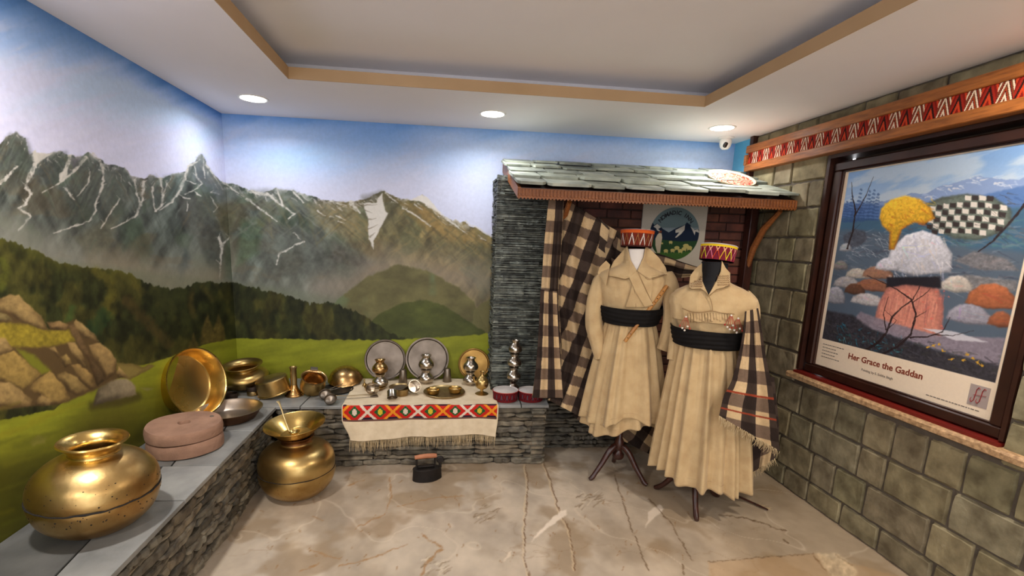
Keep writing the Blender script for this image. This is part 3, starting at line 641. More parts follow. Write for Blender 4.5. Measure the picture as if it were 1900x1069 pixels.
for L, w_ in (([(130, 40), (165, 160), (215, 320), (260, 430), (290, 520), (330, 600)], 2.2), ([(330, 180), (470, 330), (530, 450), (590, 545)], 2), ([(740, 270), (900, 290), (1140, 365)], 1.8), ([(1115, 415), (1150, 440)], 3),
              ([(1300, 510), (1345, 570), (1400, 620)], 3), ([(1430, 505), (1530, 570)], 2.5), ([(530, 565), (535, 620)], 3), ([(680, 548), (1000, 520), (1300, 500)], 1.5)):
    p.stroke(zg(L), w_, (92, 70, 48), soft=1, a=.75, rag=.6)
for cx_, cy_ in ((1370, 330), (1870, 265), (1120, 590)):      # repeated crystal print of the tiles
    for q in range(26):
        a0 = random.uniform(-60, 60); b0 = random.uniform(-45, 45)
        p.stroke(zf([(cx_+a0, cy_+b0), (cx_+a0+random.uniform(15, 40), cy_+b0-random.uniform(5, 25))]), random.uniform(1, 3), random.choice([(124, 106, 84), (206, 190, 166), (140, 122, 98)]), .6, soft=1, a=.75)
for q in range(90):
    a0 = random.uniform(420, 1300); b0 = random.uniform(880, 1060); p.stroke([(a0, b0), (a0+random.uniform(-6, 6), b0+random.uniform(3, 9))], 1.6, (130, 90, 50), .5, soft=.8, a=.6)
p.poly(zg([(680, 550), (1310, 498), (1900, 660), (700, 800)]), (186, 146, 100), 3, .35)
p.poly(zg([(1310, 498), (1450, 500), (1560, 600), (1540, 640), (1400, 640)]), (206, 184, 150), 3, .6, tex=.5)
fl = p.out(1.1)
for tx in (XL+.55, .52, 1.30, 2.08): pass
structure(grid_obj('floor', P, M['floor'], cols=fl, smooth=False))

# ceiling with a recessed tray
RX0, RX1, RY0, RY1, LIP = -.849, 1.610, -1.3, 2.974, .060
mb = MB()
for (a, b, c_, d) in ((XL-.1, RX0, -2.7, YB+.1), (RX1, XR+.3, -2.7, YB+.1), (RX0, RX1, RY1, YB+.1), (RX0, RX1, -2.7, RY0)):
    mb.box(((a+b)/2, (c_+d)/2, H+LIP/2), (b-a, d-c_, LIP))
ceil = structure(mb.build('ceiling', M['ceil']))
G = .24; mb = MB(); ZT = H+.155
mb.box(((RX0+RX1)/2, (RY0+RY1)/2, ZT+.03), (RX1-RX0+2*G+.1, RY1-RY0+2*G+.1, .06))
for s in (-1, 1):
    mb.box(((RX0+RX1)/2+s*((RX1-RX0)/2+G+.02), (RY0+RY1)/2, (H+LIP+ZT)/2), (.04, RY1-RY0+2*G, ZT-H-LIP))
    mb.box(((RX0+RX1)/2, (RY0+RY1)/2+s*((RY1-RY0)/2+G+.02), (H+LIP+ZT)/2), (RX1-RX0+2*G+.08, .04, ZT-H-LIP))
mb.build('recess', M['ceil'], ceil)
bpy.data.objects['recess']['label'] = 'raised tray in the ceiling'
M['edge'] = pmat('tray_edge_paint', (196, 164, 124), .8, col2=(186, 154, 114), scale=3)
mb = MB(); e = .003
for s, xx in ((-1, RX0), (1, RX1)): mb.box((xx-s*e, (RY0+RY1)/2, H+LIP/2), (.005, RY1-RY0, LIP+.002))
for s, yy in ((-1, RY0), (1, RY1)): mb.box(((RX0+RX1)/2, yy-s*e, H+LIP/2), (RX1-RX0, .005, LIP+.002))
mb.build('tray_edge', M['edge'], ceil)

# downlights
def downlight(x, y, label, k):
    t = thing('downlight', label, 'ceiling light', (x, y, H), group='recessed ceiling lights')
    lathe('trim_ring', [(.078, -.004), (.090, -.006), (.094, -.003), (.094, 0), (.078, 0)], M['white'], t, 40)
    lathe('diffuser', [(.0001, -.010), (.04, -.009), (.078, -.004), (.078, -.001), (.0001, -.001)], M['glow'], t, 40)
for (x, y, k), lb in zip(DOWN, ('round lit downlight nearest the mountain corner on the left', 'round lit downlight in the middle of the ceiling edge', 'round lit downlight beside the security camera')):
    downlight(x, y, lb, k)
for x, y, k in REAR[:4]: downlight(x, y, 'round downlight in the ceiling '+('left of the viewer, above the ledge end', 'right of the viewer, in front of the poster', 'behind the viewer on the left, added as unseen fill', 'behind the viewer on the right, added as unseen fill')[REAR.index((x, y, k))], k)

# security camera
t = thing('security_camera', 'small white dome security camera under the ceiling in the right corner', 'security camera', (2.205, 3.70, H))
lathe('mounting_plate', [(.0001, 0), (.058, 0), (.058, -.010), (.046, -.016), (.0001, -.016)], M['white'], t, 40)
lathe('housing', [(.0001, -.012), (.036, -.012), (.044, -.03), (.044, -.05), (.038, -.072), (.024, -.088), (.0001, -.094)], M['white'], t, 40)
Ml = Matrix.Translation((-.016, -.030, -.062))@Matrix.Rotation(math.radians(118), 4, 'X')@Matrix.Rotation(math.radians(20), 4, 'Y')
lathe('lens', [(.0001, .014), (.016, .012), (.021, .006), (.022, -.004), (.0001, -.004)], M['lens'], t, 32, Ml)

# ================================================================== LEDGE
def rough_stone(mb, c, d, ax, tone, seed_=None):
    """flat irregular stone: long axis along ax ('x' or 'y'), face on the room side"""
    L, T, Dp = d; n = 7; V = []; Fc = []
    top = [T/2+random.uniform(-.18, .12)*T for _ in range(n+1)]; bot = [-T/2+random.uniform(-.12, .18)*T for _ in range(n+1)]
    fr = [random.uniform(-.006, .008) for _ in range(n+1)]
    top[0] *= .5; top[-1] *= .5; bot[0] *= .5; bot[-1] *= .5; fr[0] += .008; fr[-1] += .008
    for i in range(n+1):
        u = -L/2+L*i/n
        for (dd, zz) in ((Dp, top[i]), (.008+fr[i], top[i]), (fr[i], top[i]*.55), (fr[i]+.001, bot[i]*.55), (.008+fr[i], bot[i]), (Dp, bot[i])):
            V.append((c[0]+u, c[1]+dd, c[2]+zz) if ax == 'x' else ((c[0]-dd, c[1]+u, c[2]+zz)))
    for i in range(n):
        for k in range(6):
            a = i*6+k; b = i*6+(k+1) % 6; Fc.append((a, b, b+6, a+6) if ax == 'x' else (a+6, b+6, b, a))
    Fc += [tuple(range(6)), tuple(n*6+k for k in range(5, -1, -1))]
    mb.add(V, Fc, tone)
def tone(a=.42, b=1.3, warm=.14):
    t = random.uniform(a, b); w_ = random.uniform(0, warm); return (t*(1+w_), t, t*(1-w_))
def masonry(mb, ax, fixed, u0, u1, z0, z1, tmin, tmax, lmin, lmax, dep=.10, jut=.012, a=.42, b=1.3):
    z = z0
    while z < z1-.004:
        T = min(random.uniform(tmin, tmax), z1-z)
        if z1-z-T < tmin*.6: T = z1-z
        u = u0
        while u < u1-.005:
            L = min(random.uniform(lmin, lmax), u1-u)
            if u1-u-L < lmin*.4: L = u1-u
            off = random.uniform(0, jut)
            cc = (u+L/2, fixed+off, z+T/2) if ax == 'x' else (fixed-off, u+L/2, z+T/2)
            rough_stone(mb, cc, (L-.003, T-.0025, dep), ax, tone(a, b))
            u += L
        z += T
LE = .795   # right end of ledge
ledge = thing('stone_ledge', 'L-shaped knee-high ledge of stacked dark slate topped with flat grey slabs', 'ledge', (0, 0, 0))
YS = 1.47    # near end of the left run
mb = MB()
mb.box(((XLED+LE)/2, (YLED+YB)/2+.02, .215), (LE-XLED-.08, YB-YLED-.06, .425)); mb.box(((XL+XLED)/2-.02, (YS+YB)/2+.02, .215), (XLED-XL-.06, YB-YS-.07, .425))
mb.build('mortar_core', M['gap'], ledge)
mb = MB()
masonry(mb, 'x', YLED+.004, XLED, LE, .0, .435, .022, .056, .08, .40, jut=.022)
masonry(mb, 'y', XLED-.004, YS, YLED+.02, .0, .435, .018, .048, .08, .34, jut=.02)
masonry(mb, 'x', YS+.004, XL+.012, XLED, .0, .435, .020, .042, .10, .28)
mb2 = MB(); masonry(mb2, 'y', LE-.004, YLED, YB-.02, .0, .435, .020, .042, .10, .28)
mb.add([v for v in mb2.V], mb2.F); mb.K[-len(mb2.K):] = mb2.K
mb.build('stacked_stones', M['slate'], ledge, False, cols=True)
def slab(mb, poly, t=1.0):
    z0, z1 = HB-.020, HB; n = len(poly); V = []; cx_ = sum(p_[0] for p_ in poly)/n; cy_ = sum(p_[1] for p_ in poly)/n
    for z, s in ((z0, 1), (z1-.003, 1), (z1, .99)):
        V += [(cx_+(a-cx_)*s, cy_+(b-cy_)*s, z) for a, b in poly]
    Fc = [tuple(range(n-1, -1, -1)), tuple(2*n+i for i in range(n))]+[(r*n+i, r*n+(i+1) % n, r*n+n+(i+1) % n, r*n+n+i) for r in (0, 1) for i in range(n)]
    mb.add(V, Fc, (t, t, t))
mb = MB(); g = .004
ycuts = [YS-.012, 2.03, 2.36, 2.80, 3.21]; xm = [-1.30, -1.33, -1.36, -1.30]
for i in range(4):
    a, b = ycuts[i]+g, ycuts[i+1]-g; j = random.uniform(-.02, .02)
    slab(mb, [(xm[i]+.05+g, a), (XLED+.012, a), (XLED+.012, b), (xm[i]-.02+g, b)], [.95, 1.16, .92, 1.02][i])
    slab(mb, [(XL+.002, a+.06*(i == 0)), (xm[i]+.05-g, a), (xm[i]-.02-g, b), (XL+.002, b)], [.42, .38, .60, .85][i])
xc = [XL+.004, -1.25, -.93, -.52, -.12, .30, .60, LE+.01]
for i in range(7):
    a, b = xc[i]+g, xc[i+1]-g
    slab(mb, [(a, 3.22 if i else 3.22), (b, 3.22), (b+.02, 3.56), (a+.02 if i else a, 3.56)] if i else [(a, 3.22), (b, 3.22), (b+.02, 3.56), (a, 3.56)], random.uniform(.85, 1.08))
    slab(mb, [(a, 3.568), (b+.015, 3.568), (b-.01, YB-.004), (a, YB-.004)], random.uniform(.7, 1.0))
mb.build('top_slabs', M['slab'], ledge, cols=True)

# slate pillar
PX0, PX1, PY0 = .417, .80, 3.545
pil = thing('slate_pillar', 'tall square pillar of thinly stacked dark green-grey slate beside the hut', 'pillar', (0, 0, 0))
mb = MB(); mb.box(((PX0+PX1)/2, (PY0+YB)/2+.01, (HB+2.06)/2), (PX1-PX0-.03, YB-PY0-.03, 2.05-HB)); mb.build('core', M['gap'], pil)
mb = MB()
def thin(mb, ax, fixed, u0, u1, z0, z1):
    z = z0
    while z < z1:
        T = random.uniform(.009, .024); u = u0
        while u < u1-.004:
            L = min(random.uniform(.05, .24), u1-u); off = random.uniform(-.004, .016)
            cc = (u+L/2, fixed+off, z+T/2) if ax == 'x' else (fixed+off, u+L/2, z+T/2)
            n = 4; V = []; Fc = []; t = tone(.4, 1.75, .06)
            e = [random.uniform(-.004, .004) for _ in range(n+1)]; zz = [random.uniform(.2, .5)*T for _ in range(n+1)]
            for i in range(n+1):
                q = -L/2+L*i/n
                for dd, z_ in ((.04, zz[i]), (e[i], zz[i]), (e[i]+.002, -zz[i]), (.04, -zz[i])):
                    V.append((cc[0]+q, cc[1]+dd, cc[2]+z_) if ax == 'x' else (cc[0]+dd, cc[1]+q, cc[2]+z_))
            for i in range(n):
                for k in range(4):
                    a = i*4+k; b = i*4+(k+1) % 4; Fc.append((a, b, b+4, a+4))
            Fc += [(0, 1, 2, 3), (n*4+3, n*4+2, n*4+1, n*4)]
            mb.add(V, Fc, t); u += L
        z += T
thin(mb, 'x', PY0, PX0-.004, PX1, HB+.002, 2.075); thin(mb, 'y', PX0, PY0+.01, YB-.01, HB+.002, 2.075)
mb.build('stacked_slate', M['slate_green'], pil, cols=True)

# ================================================================== HUT
HY = 3.53
mb = MB(); mb.box(((PX1+XR)/2, HY+.03, 1.005), (XR-PX1-.004, .04, 2.01)); hut = structure(mb.build('wall_hut', M['brick']))
mb = MB(); z = .42; r = 0
while z < 1.96:
    x = PX1+.01-(.09 if r % 2 else 0)
    while x < XR-.01:
        L = random.uniform(.14, .2); a, b = max(x, PX1+.006)+.004, min(x+L, XR-.004)-.004
        if b-a > .02:
            t = random.uniform(.55, 1.15); mb.box(((a+b)/2, HY+.004, z+.033), (b-a, .016, .058), col=(t, t*random.uniform(.85, 1.05), t*random.uniform(.85, 1.05)), bev=.004)
        x += L
    z += .066; r += 1
mb.build('red_bricks', M['brickv'], hut, cols=True)
mb = MB(); masonry(mb, 'x', HY-.05, LE+.0, XR-.01, 0, .42, .022, .04, .1, .3, dep=.06, a=.35, b=.8)
mb.build('low_slate_course', M['slate'], hut, cols=True)
# wooden posts and braces
def wpost(x, lb):
    t = thing('wooden_post', lb, 'post', (x, HY-.06, 0))
    MB().box((0, 0, 1.21), (.06, .07, 1.54), bev=.004).build('post', M['darkwood'], t)
    P_ = [Vector((0, -.01, 1.45)), Vector((0, -.06, 1.62)), Vector((0, -.15, 1.76)), Vector((0, -.30, 1.88))]
    MB().tube(P_, [.016, .024, .024, .016], 8).build('curved_brace', M['wood_x'], t, True)
wpost(PX1+.05, 'dark wooden post carrying the hut roof beside the slate pillar'); wpost(XR-.06, 'dark wooden post carrying the hut roof against the block wall')
# roof
EX0, EX1, EY, EZ = .487, XR-.012, 3.09, 1.915
roof = thing('hut_roof', 'lean-to roof of overlapping grey slates over a carved wooden eave', 'roof', (0, 0, 0))
RYB, RZB = YB-.015, 2.235; sl = math.atan2(RZB-(EZ+.04), RYB-EY)
MB().add([(EX0+.02, EY+.01, EZ+.035), (EX1, EY+.01, EZ+.035), (EX1, RYB, RZB-.01), (EX0+.02, RYB, RZB-.01), (EX0+.02, EY+.01, EZ+.02), (EX1, EY+.01, EZ+.02), (EX1, RYB, RZB-.03), (EX0+.02, RYB, RZB-.03)],
         [(0, 1, 2, 3), (7, 6, 5, 4), (0, 4, 5, 1), (3, 2, 6, 7), (0, 3, 7, 4), (1, 5, 6, 2)]).build('deck_boards', M['darkwood'], roof)
mb = MB(); mb.box(((EX0+EX1)/2, EY, EZ), (EX1-EX0, .022, .058)); n = 84
for i in range(n):
    x = EX0+(EX1-EX0)*(i+.5)/n; mb.box((x, EY-.014, EZ+.002), (.0125, .010, .044), bev=.002)
    mb.lathe([(.0001, -.006), (.0075, -.006), (.0075, .006), (.0001, .006)], 8, Matrix.Translation((x, EY-.004, EZ-.030))@Matrix.Rotation(PI/2, 4, 'X'))
mb.build('carved_eave_board', M['wood_x'], roof)
MB().add([(EX0, EY-.01, EZ-.03), (EX0, EY-.01, EZ+.035), (EX0, RYB, RZB), (EX0, RYB, RZB-.09), (EX0+.02, EY-.01, EZ-.03), (EX0+.02, EY-.01, EZ+.035), (EX0+.02, RYB, RZB), (EX0+.02, RYB, RZB-.09)],
         [(0, 1, 2, 3), (7, 6, 5, 4), (0, 4, 5, 1), (3, 2, 6, 7), (1, 5, 6, 2), (0, 3, 7, 4)]).build('end_board', M['wood_x'], roof)
mb = MB(); rows = 5; span = math.hypot(RYB-EY, RZB-EZ-.04)
for r in range(rows):
    s0 = -.04+r*(span+.02)/rows
    x = EX0-.008-random.uniform(0, .02)*(r % 2)
    while x < EX1-.02:
        Wd = random.uniform(.17, .29); x1 = min(x+Wd, EX1+.004)
        if x1-x > .04:
            l = span/rows*1.6+random.uniform(-.02, .02); th = random.uniform(.011, .020); sk = random.uniform(-.022, .022)
            lift = .014+random.uniform(0, .012); ys_ = s0+random.uniform(-.034, .030)
            ch1, ch2 = random.uniform(.0, .03), random.uniform(0, .03)
            l = min(l, span-ys_-.005)
            base = [(x+ch1, ys_), (x1-ch2, ys_+sk), (x1, ys_+.03), (x1-random.uniform(.0, .01), ys_+l), (x+.004, ys_+l+0), (x, ys_+.03)]
            V = []
            for dz in (0, th):
                for (a, s) in base:
                    hgt = (lift+.004)*(1-(s-ys_)/l)+.004+dz
                    V.append((a, EY+s*math.cos(sl)-hgt*math.sin(sl), EZ+.036+s*math.sin(sl)+hgt*math.cos(sl)))
            q = len(base); t = random.uniform(.6, 1.15)
            mb.add(V, [tuple(range(q-1, -1, -1)), tuple(range(q, 2*q))]+[(i, (i+1) % q, q+(i+1) % q, q+i) for i in range(q)], (t, t*1.01, t*random.uniform(.94, 1)))
        x += Wd+.009
mb.build('roof_slates', M['roofslate'], roof, cols=True)
# woven tray on the roof
Mt = Matrix.Translation((2.115, 3.42, EZ+.036+(3.42-EY)*math.tan(sl)+.047))@Matrix.Rotation(sl+.12, 4, 'X')
trayP = []; trayC = []
for r_, z_ in [(.152*k/22, 0) for k in range(23)]+[(.158, .004), (.163, .009), (.168, .010), (.165, .0), (.15, -.006), (.08, -.008), (.0, -.008)]:
    row = []; rc = []
    for i in range(96):
        a = 2*PI*i/96; row.append(Mt@Vector((r_*math.cos(a), r_*math.sin(a), z_)))
        rc.append(lin((150, 42, 26)) if (random.random() < .58 and .012 < r_ < .150 and z_ == 0) else lin((196, 176, 146)))
    trayP.append(row); trayC.append(rc)
o = grid_obj('woven_tray', np.array(trayP), M['woven'], cols=np.array(trayC), closeu=True)
tag(o, 'round white woven tray with red speckles lying on the hut roof', 'tray')

# hut sign
s0, s1 = at(1194, 377, y=HY-.02), at(1314, 380, y=HY-.02); SZ0 = at(1300, 512, y=HY-.02)[2]; SZ1 = s0[2]+.02
sign = thing('hut_sign', 'white square sign with a round mountain and sheep emblem inside the hut', 'sign', (0, 0, 0))
MB().box(((s0[0]+s1[0])/2, HY-.018, (SZ0+SZ1)/2), (s1[0]-s0[0], .010, SZ1-SZ0)).build('backing_board', M['felt'], sign)
gx = np.arange(s0[0], s1[0], .0021); gz = np.arange(SZ0, SZ1, .0021); Xg, Zg = np.meshgrid(gx, gz); P = np.stack([Xg, np.full_like(Xg, HY-.0245), Zg], -1)
X, Y = proj(P.reshape(-1, 3)); p = Paint(X.reshape(Xg.shape), Y.reshape(Xg.shape), 0.0)
p.C[:] = (206, 196, 178); cxw, _, czw = at(1251.5, 434, y=HY-.0245); Rw = .195
dd = np.hypot(P[..., 0].ravel()-cxw, P[..., 2].ravel()-czw); incirc = 1-sstep(Rw-.002, Rw+.002, dd); base = p.C.copy()
z6 = lambda L: zp(L, .17773, 1120, 370)
p.C[:] = (112, 132, 134)
p.poly(z6([(440, 296), (1020, 296), (1020, 420), (440, 420)]), (138, 152, 158), .6)  # paler below the eave's shadow edge: shade painted into the print
p.poly(z6([(440, 300), (495, 215), (530, 270), (560, 250), (620, 310), (680, 345), (750, 305), (850, 265), (870, 240), (905, 265), (930, 320), (990, 310), (1010, 380), (1010, 480), (440, 480)]), (26, 38, 58), .5)
for L in ([(520, 285), (560, 255), (600, 290), (570, 310), (600, 340), (560, 325), (545, 300)], [(750, 320), (850, 268), (845, 320), (800, 370), (830, 345), (760, 400), (745, 398), (790, 345), (750, 350)], [(905, 280), (950, 320), (985, 310), (1000, 350), (960, 335), (950, 375), (930, 330)]):
    p.poly(z6(L), (206, 200, 186), .5)
p.poly(z6([(420, 430), (600, 420), (800, 440), (1040, 430), (1040, 700), (420, 700)]), (44, 74, 44), 1)
p.poly(z6([(480, 540), (700, 560), (960, 540), (960, 700), (420, 700)]), (66, 104, 46), 1.5)
for a, b, s_ in ((700, 450, 20), (650, 540, 24), (720, 535, 24), (765, 510, 28), (800, 540, 26), (860, 490, 32), (895, 510, 30), (840, 520, 26), (610, 460, 12)):
    p.poly(z6([(a-s_, b-s_*.4), (a-s_*.4, b-s_*.8), (a+s_*.5, b-s_*.8), (a+s_, b-s_*.3), (a+s_*.8, b+s_*.5), (a+s_*.6, b+s_*1.1), (a+s_*.4, b+s_*.6), (a-s_*.5, b+s_*.6), (a-s_*.6, b+s_*1.1), (a-s_*.8, b+s_*.4)]), (196, 182, 110), .5)
p.poly(z6([(560, 370), (580, 350), (605, 355), (612, 400), (600, 470), (590, 560), (560, 560), (540, 480), (540, 410)]), (206, 190, 164), .6)
p.poly(z6([(572, 335), (605, 325), (608, 345), (575, 352)]), (120, 62, 40), .5)
p.C = base*(1-incirc[:, None])+p.C*incirc[:, None]
tag(grid_obj('emblem_print', P, M['woven'], sign, cols=p.out(.8), smooth=False), 'printed round emblem')
def text_mesh(name, s, size, mat, parent, Mx, extrude=.0008, bold=0.0, align='CENTER'):
    cu = bpy.data.curves.new(name, 'FONT'); cu.body = s; cu.size = size; cu.extrude = extrude; cu.offset = bold; cu.align_x = align; cu.resolution_u = 3
    tmp = bpy.data.objects.new('tmp', cu); C.collection.objects.link(tmp); bpy.context.view_layer.update()
    me = bpy.data.meshes.new_from_object(tmp); bpy.data.objects.remove(tmp)
    me.transform(Mx); me.materials.clear(); me.materials.append(mat)
    o = bpy.data.objects.new(name, me); link(o, parent); return o
MX = Matrix.Rotation(PI/2, 4, 'X')
word = 'NOMADIC INN'; angs = [51, 40.5, 29, 18, 7.5, -1.5, -9.5, 0, -27.5, -37.5, -50]
for ch, a in zip(word, angs):
    if ch == ' ': continue
    a = math.radians(a); pz = Vector((cxw-math.sin(a)*Rw*.80, HY-.026, czw+math.cos(a)*Rw*.80))
    text_mesh('letter', ch, .042, M['letters'], sign, Matrix.Translation(pz)@Matrix.Rotation(-a, 4, 'Y')@MX@Matrix.Translation((0, -.014, 0)), bold=.0013)

# ================================================================== LINTEL
lin_t = thing('carved_lintel', 'long wooden lintel framing a red and white zigzag woven strip above the poster', 'lintel', (0, 0, 0))
LX = XR-.055; ya, yb_ = 3.635, -.9
MB().box((LX+.02, (ya+yb_)/2, 2.363), (.07, ya-yb_, .056), bev=.004).build('upper_rail', M['wood'], lin_t)
MB().box((LX+.02, (ya+yb_)/2, 2.226), (.07, ya-yb_, .052), bev=.004).build('lower_rail', M['wood'], lin_t)
MB().box((LX+.01, ya-.012, 2.285), (.06, .03, .075)).build('end_block', M['wood'], lin_t)
tag(MB().box((XR-.02, 3.615, 2.30), (.05, .04, .32)).build('wall_post', M['darkwood'], lin_t), 'dark upright behind the rails')
gy = np.arange(.9, ya-.02, .0026); gz = np.linspace(2.250, 2.337, 40); Yg, Zg = np.meshgrid(gy, gz); P = np.stack([np.full_like(Yg, LX-.004), Yg, Zg], -1)
per = .0625; v = (Zg-2.250)/.087; u = Yg/per
tri = np.abs((u % 1)*2-1)
tri2 = (u*1.0) % 2
u4 = (u) % 2.0
zig = np.abs(((u+v*0) % 1)*2-1)
q = (v*1.15+zig*1.25); band = np.floor(q*2.6).astype(int) % 4
pal = np.array([lin((120, 22, 14)), lin((190, 60, 28)), lin((44, 18, 14)), lin((150, 34, 20))])
c = pal[band]
wm = (np.floor(u) % 2 == 0)
wm = ((u % 2) < .98)
ed = np.abs(q-np.round(q*1.3)/1.3); white = wm & (np.abs((q*1.3) % 1-.5) < .17)
c[white] = lin((226, 204, 178)); c[wm & (np.abs((q*1.3) % 1-.78) < .09)] = lin((34, 16, 12)); c[wm & ~white & (np.abs((q*1.3) % 1-.1) < .2)] = lin((110, 62, 36))
tag(grid_obj('woven_strip', P, M['woven'], lin_t, cols=c, smooth=False), 'red, black and white zigzag weave')
MB().box((LX-.002+.006, (0.9+yb_)/2, 2.285), (.006, .9-yb_, .075)).build('strip_backing', M['redboard'], lin_t)
# ================================================================== POSTER
po = thing('framed_poster', 'large framed poster with white margin and printed title in a wall niche', 'poster', (0, 0, 0))
FX_ = XR+.012; fy0, fy1, fz0, fz1 = 1.700, 2.835, .832, 2.150
mb = MB(); fw = .052
for (a, b, c_, d) in ((fy0, fy1, fz0, fz0+fw), (fy0, fy1, fz1-fw, fz1), (fy0, fy0+fw, fz0+fw, fz1-fw), (fy1-fw, fy1, fz0+fw, fz1-fw)):
    mb.box((FX_+.015, (a+b)/2, (c_+d)/2), (.030, b-a, d-c_), bev=.006)
for (a, b, c_, d) in ((fy0+fw, fy1-fw, fz0+fw, fz0+fw+.008), (fy0+fw, fy1-fw, fz1-fw-.008, fz1-fw), (fy0+fw, fy0+fw+.008, fz0+fw, fz1-fw), (fy1-fw-.008, fy1-fw, fz0+fw, fz1-fw)):
    mb.box((FX_+.022, (a+b)/2, (c_+d)/2), (.016, b-a, d-c_), bev=.002)
mb.build('frame', M['frame'], po)
MB().box((FX_+.034, (fy0+fy1)/2, (fz0+fz1)/2), (.006, fy1-fy0-.02, fz1-fz0-.02)).build('back_board', M['darkwood'], po)
py0, py1, pz0, pz1 = fy0+fw, fy1-fw, fz0+fw, fz1-fw
gy = np.arange(py0, py1+.001, .0019); gz = np.arange(pz0, pz1+.001, .0024); Yg, Zg = np.meshgrid(gy, gz); P = np.stack([np.full_like(Yg, FX_+.027), Yg, Zg], -1)
X, Y = proj(P.reshape(-1, 3)); p = Paint(X.reshape(Yg.shape), Y.reshape(Yg.shape), .35)
U = ((py1-P[..., 1])/(py1-py0)).ravel(); Vv = ((P[..., 2]-pz0)/(pz1-pz0)).ravel()
x, y = p.X, p.Y
def uvpoly(L): return L
mL, mR, mT, mB = .030, .026, .012, .148
# generic mountain pasture in the print's colours, painted on a 600 x 680 sheet
A_ = (U-mL)/(1-mL-mR)*600; B_q = (1-(Vv-mB)/(1-mB-mT))*680
p = Paint(A_.reshape(Yg.shape), B_q.reshape(Yg.shape), .6); x, y = p.X, p.Y
t_ = sstep(0, 150, y); c = np.array([112, 146, 190.])*(1-t_)[:, None]+np.array([150, 172, 200.])*t_[:, None]
n_ = sstep(.46, .66, fbm(x/130, y/40+x/200, 4)); p.C = c*(1-.6*n_[:, None])+np.array([184, 192, 198.])*.6*n_[:, None]
def dabs(n, a0, a1, b0, b1, cols, w0, w1, L0, L1, ang=0., al=.55, sp=.5):
    for k in range(n):
        a = random.uniform(a0, a1); b = random.uniform(b0, b1); L = random.uniform(L0, L1); g_ = ang+random.uniform(-sp, sp)
        p.stroke([(a, b), (a+L*math.cos(g_), b+L*math.sin(g_))], random.uniform(w0, w1), random.choice(cols), .8, soft=1.6, a=al, rag=.5)
AX = [0, 80, 150, 210, 260, 300, 350, 400, 440, 490, 540, 600]
p.below(AX, [150, 140, 128, 120, 104, 112, 92, 84, 72, 84, 96, 90], (122, 142, 180), 2, 1, 5, 14)
for k in range(60):
    a = random.uniform(180, 600); b = float(np.interp(a, AX, [150, 140, 128, 120, 104, 112, 92, 84, 72, 84, 96, 90]))+random.uniform(0, 26); p.stroke([(a, b), (a+random.uniform(6, 26), b+random.uniform(-4, 12))], random.uniform(2, 6), random.choice([(206, 204, 204), (184, 192, 206), (150, 166, 196)]), 1, soft=1.8, a=.7, rag=.6)
p.below(AX, [118, 122, 140, 150, 146, 142, 150, 144, 138, 130, 118, 110], (78, 108, 158), 5, .92, 5, 20)
dabs(120, -10, 600, 130, 215, [(66, 94, 146), (92, 122, 168), (58, 84, 132), (104, 132, 172)], 3, 8, 20, 70, .1, .5)
p.below(AX, [176, 182, 190, 196, 204, 204, 200, 198, 190, 182, 176, 170], (62, 92, 112), 8, .85, 4, 30)
dabs(90, 300, 600, 190, 300, [(70, 112, 116), (86, 124, 118), (64, 96, 106), (96, 128, 132), (110, 118, 126)], 4, 10, 20, 60, .15, .5)
for a in (14, 34, 52, 66, 84, 104, 122, 140):
    h_ = random.uniform(60, 130); b = 200
    for k in range(9): p.stroke([(a-2-k*1.6, b-h_+k*h_/9), (a+2+k*1.6, b-h_+k*h_/9+3)], 7, (52, 78, 122), 6, soft=2, a=.75, rag=.4)
p.below([0, 150, 300, 450, 600], [225, 232, 262, 290, 300], (84, 94, 108), 12, .85, 6, 40)
dabs(260, -10, 600, 225, 430, [(70, 80, 96), (108, 118, 130), (90, 88, 98), (128, 136, 146), (62, 68, 82), (112, 104, 108)], 3, 9, 14, 60, .05, .55)
dabs(50, 60, 250, 235, 330, [(156, 164, 174), (176, 182, 188)], 1.5, 4, 16, 50, .5, .6)
p.poly([(20, 250), (60, 225), (110, 232), (126, 262), (100, 290), (40, 300)], (72, 74, 84), 4, .85, tex=.5)
for L, cc in (([(430, 330), (480, 300), (560, 318), (596, 352), (500, 356)], (118, 112, 112)), ([(400, 400), (470, 372), (596, 380), (600, 410), (420, 418)], (130, 124, 122))): p.poly(L, cc, 5, .7, tex=.6)
# low animals' pen: rounded pale and brown backs
def hump(a, b, w_, h_, cc):
    L = [(a-w_, b+h_*.4), (a-w_*.9, b-h_*.3), (a-w_*.5, b-h_*.85), (a, b-h_), (a+w_*.5, b-h_*.8), (a+w_*.95, b-h_*.2), (a+w_, b+h_*.4), (a, b+h_*.6)]
    p.poly(L, cc, 4, .92, tuple(q*.6 for q in cc), 10, .6, .3, (-.2, -.9))
    for k in range(7): p.stroke([(a+random.uniform(-.8, .5)*w_, b+random.uniform(-.6, .2)*h_)]+[(a+random.uniform(-.5, .9)*w_, b+random.uniform(-.5, .4)*h_)], random.uniform(2, 5), tuple(q*random.uniform(.8, 1.15) for q in cc), 1, soft=2, a=.5)
for q in ((40, 300, 28, 22, (160, 162, 168)), (30, 372, 34, 24, (136, 128, 126)), (110, 400, 50, 26, (182, 172, 160)), (190, 392, 60, 30, (150, 108, 86)), (70, 440, 60, 30, (166, 160, 160)), (180, 440, 72, 30, (140, 90, 68)),
          (110, 462, 44, 28, (98, 66, 50)), (30, 500, 46, 46, (158, 156, 164)), (170, 496, 70, 30, (184, 178, 178)), (450, 410, 46, 34, (188, 178, 168)), (545, 440, 62, 48, (166, 94, 60)), (500, 500, 60, 40, (150, 146, 158)), (580, 500, 30, 30, (150, 86, 58))): hump(*q)
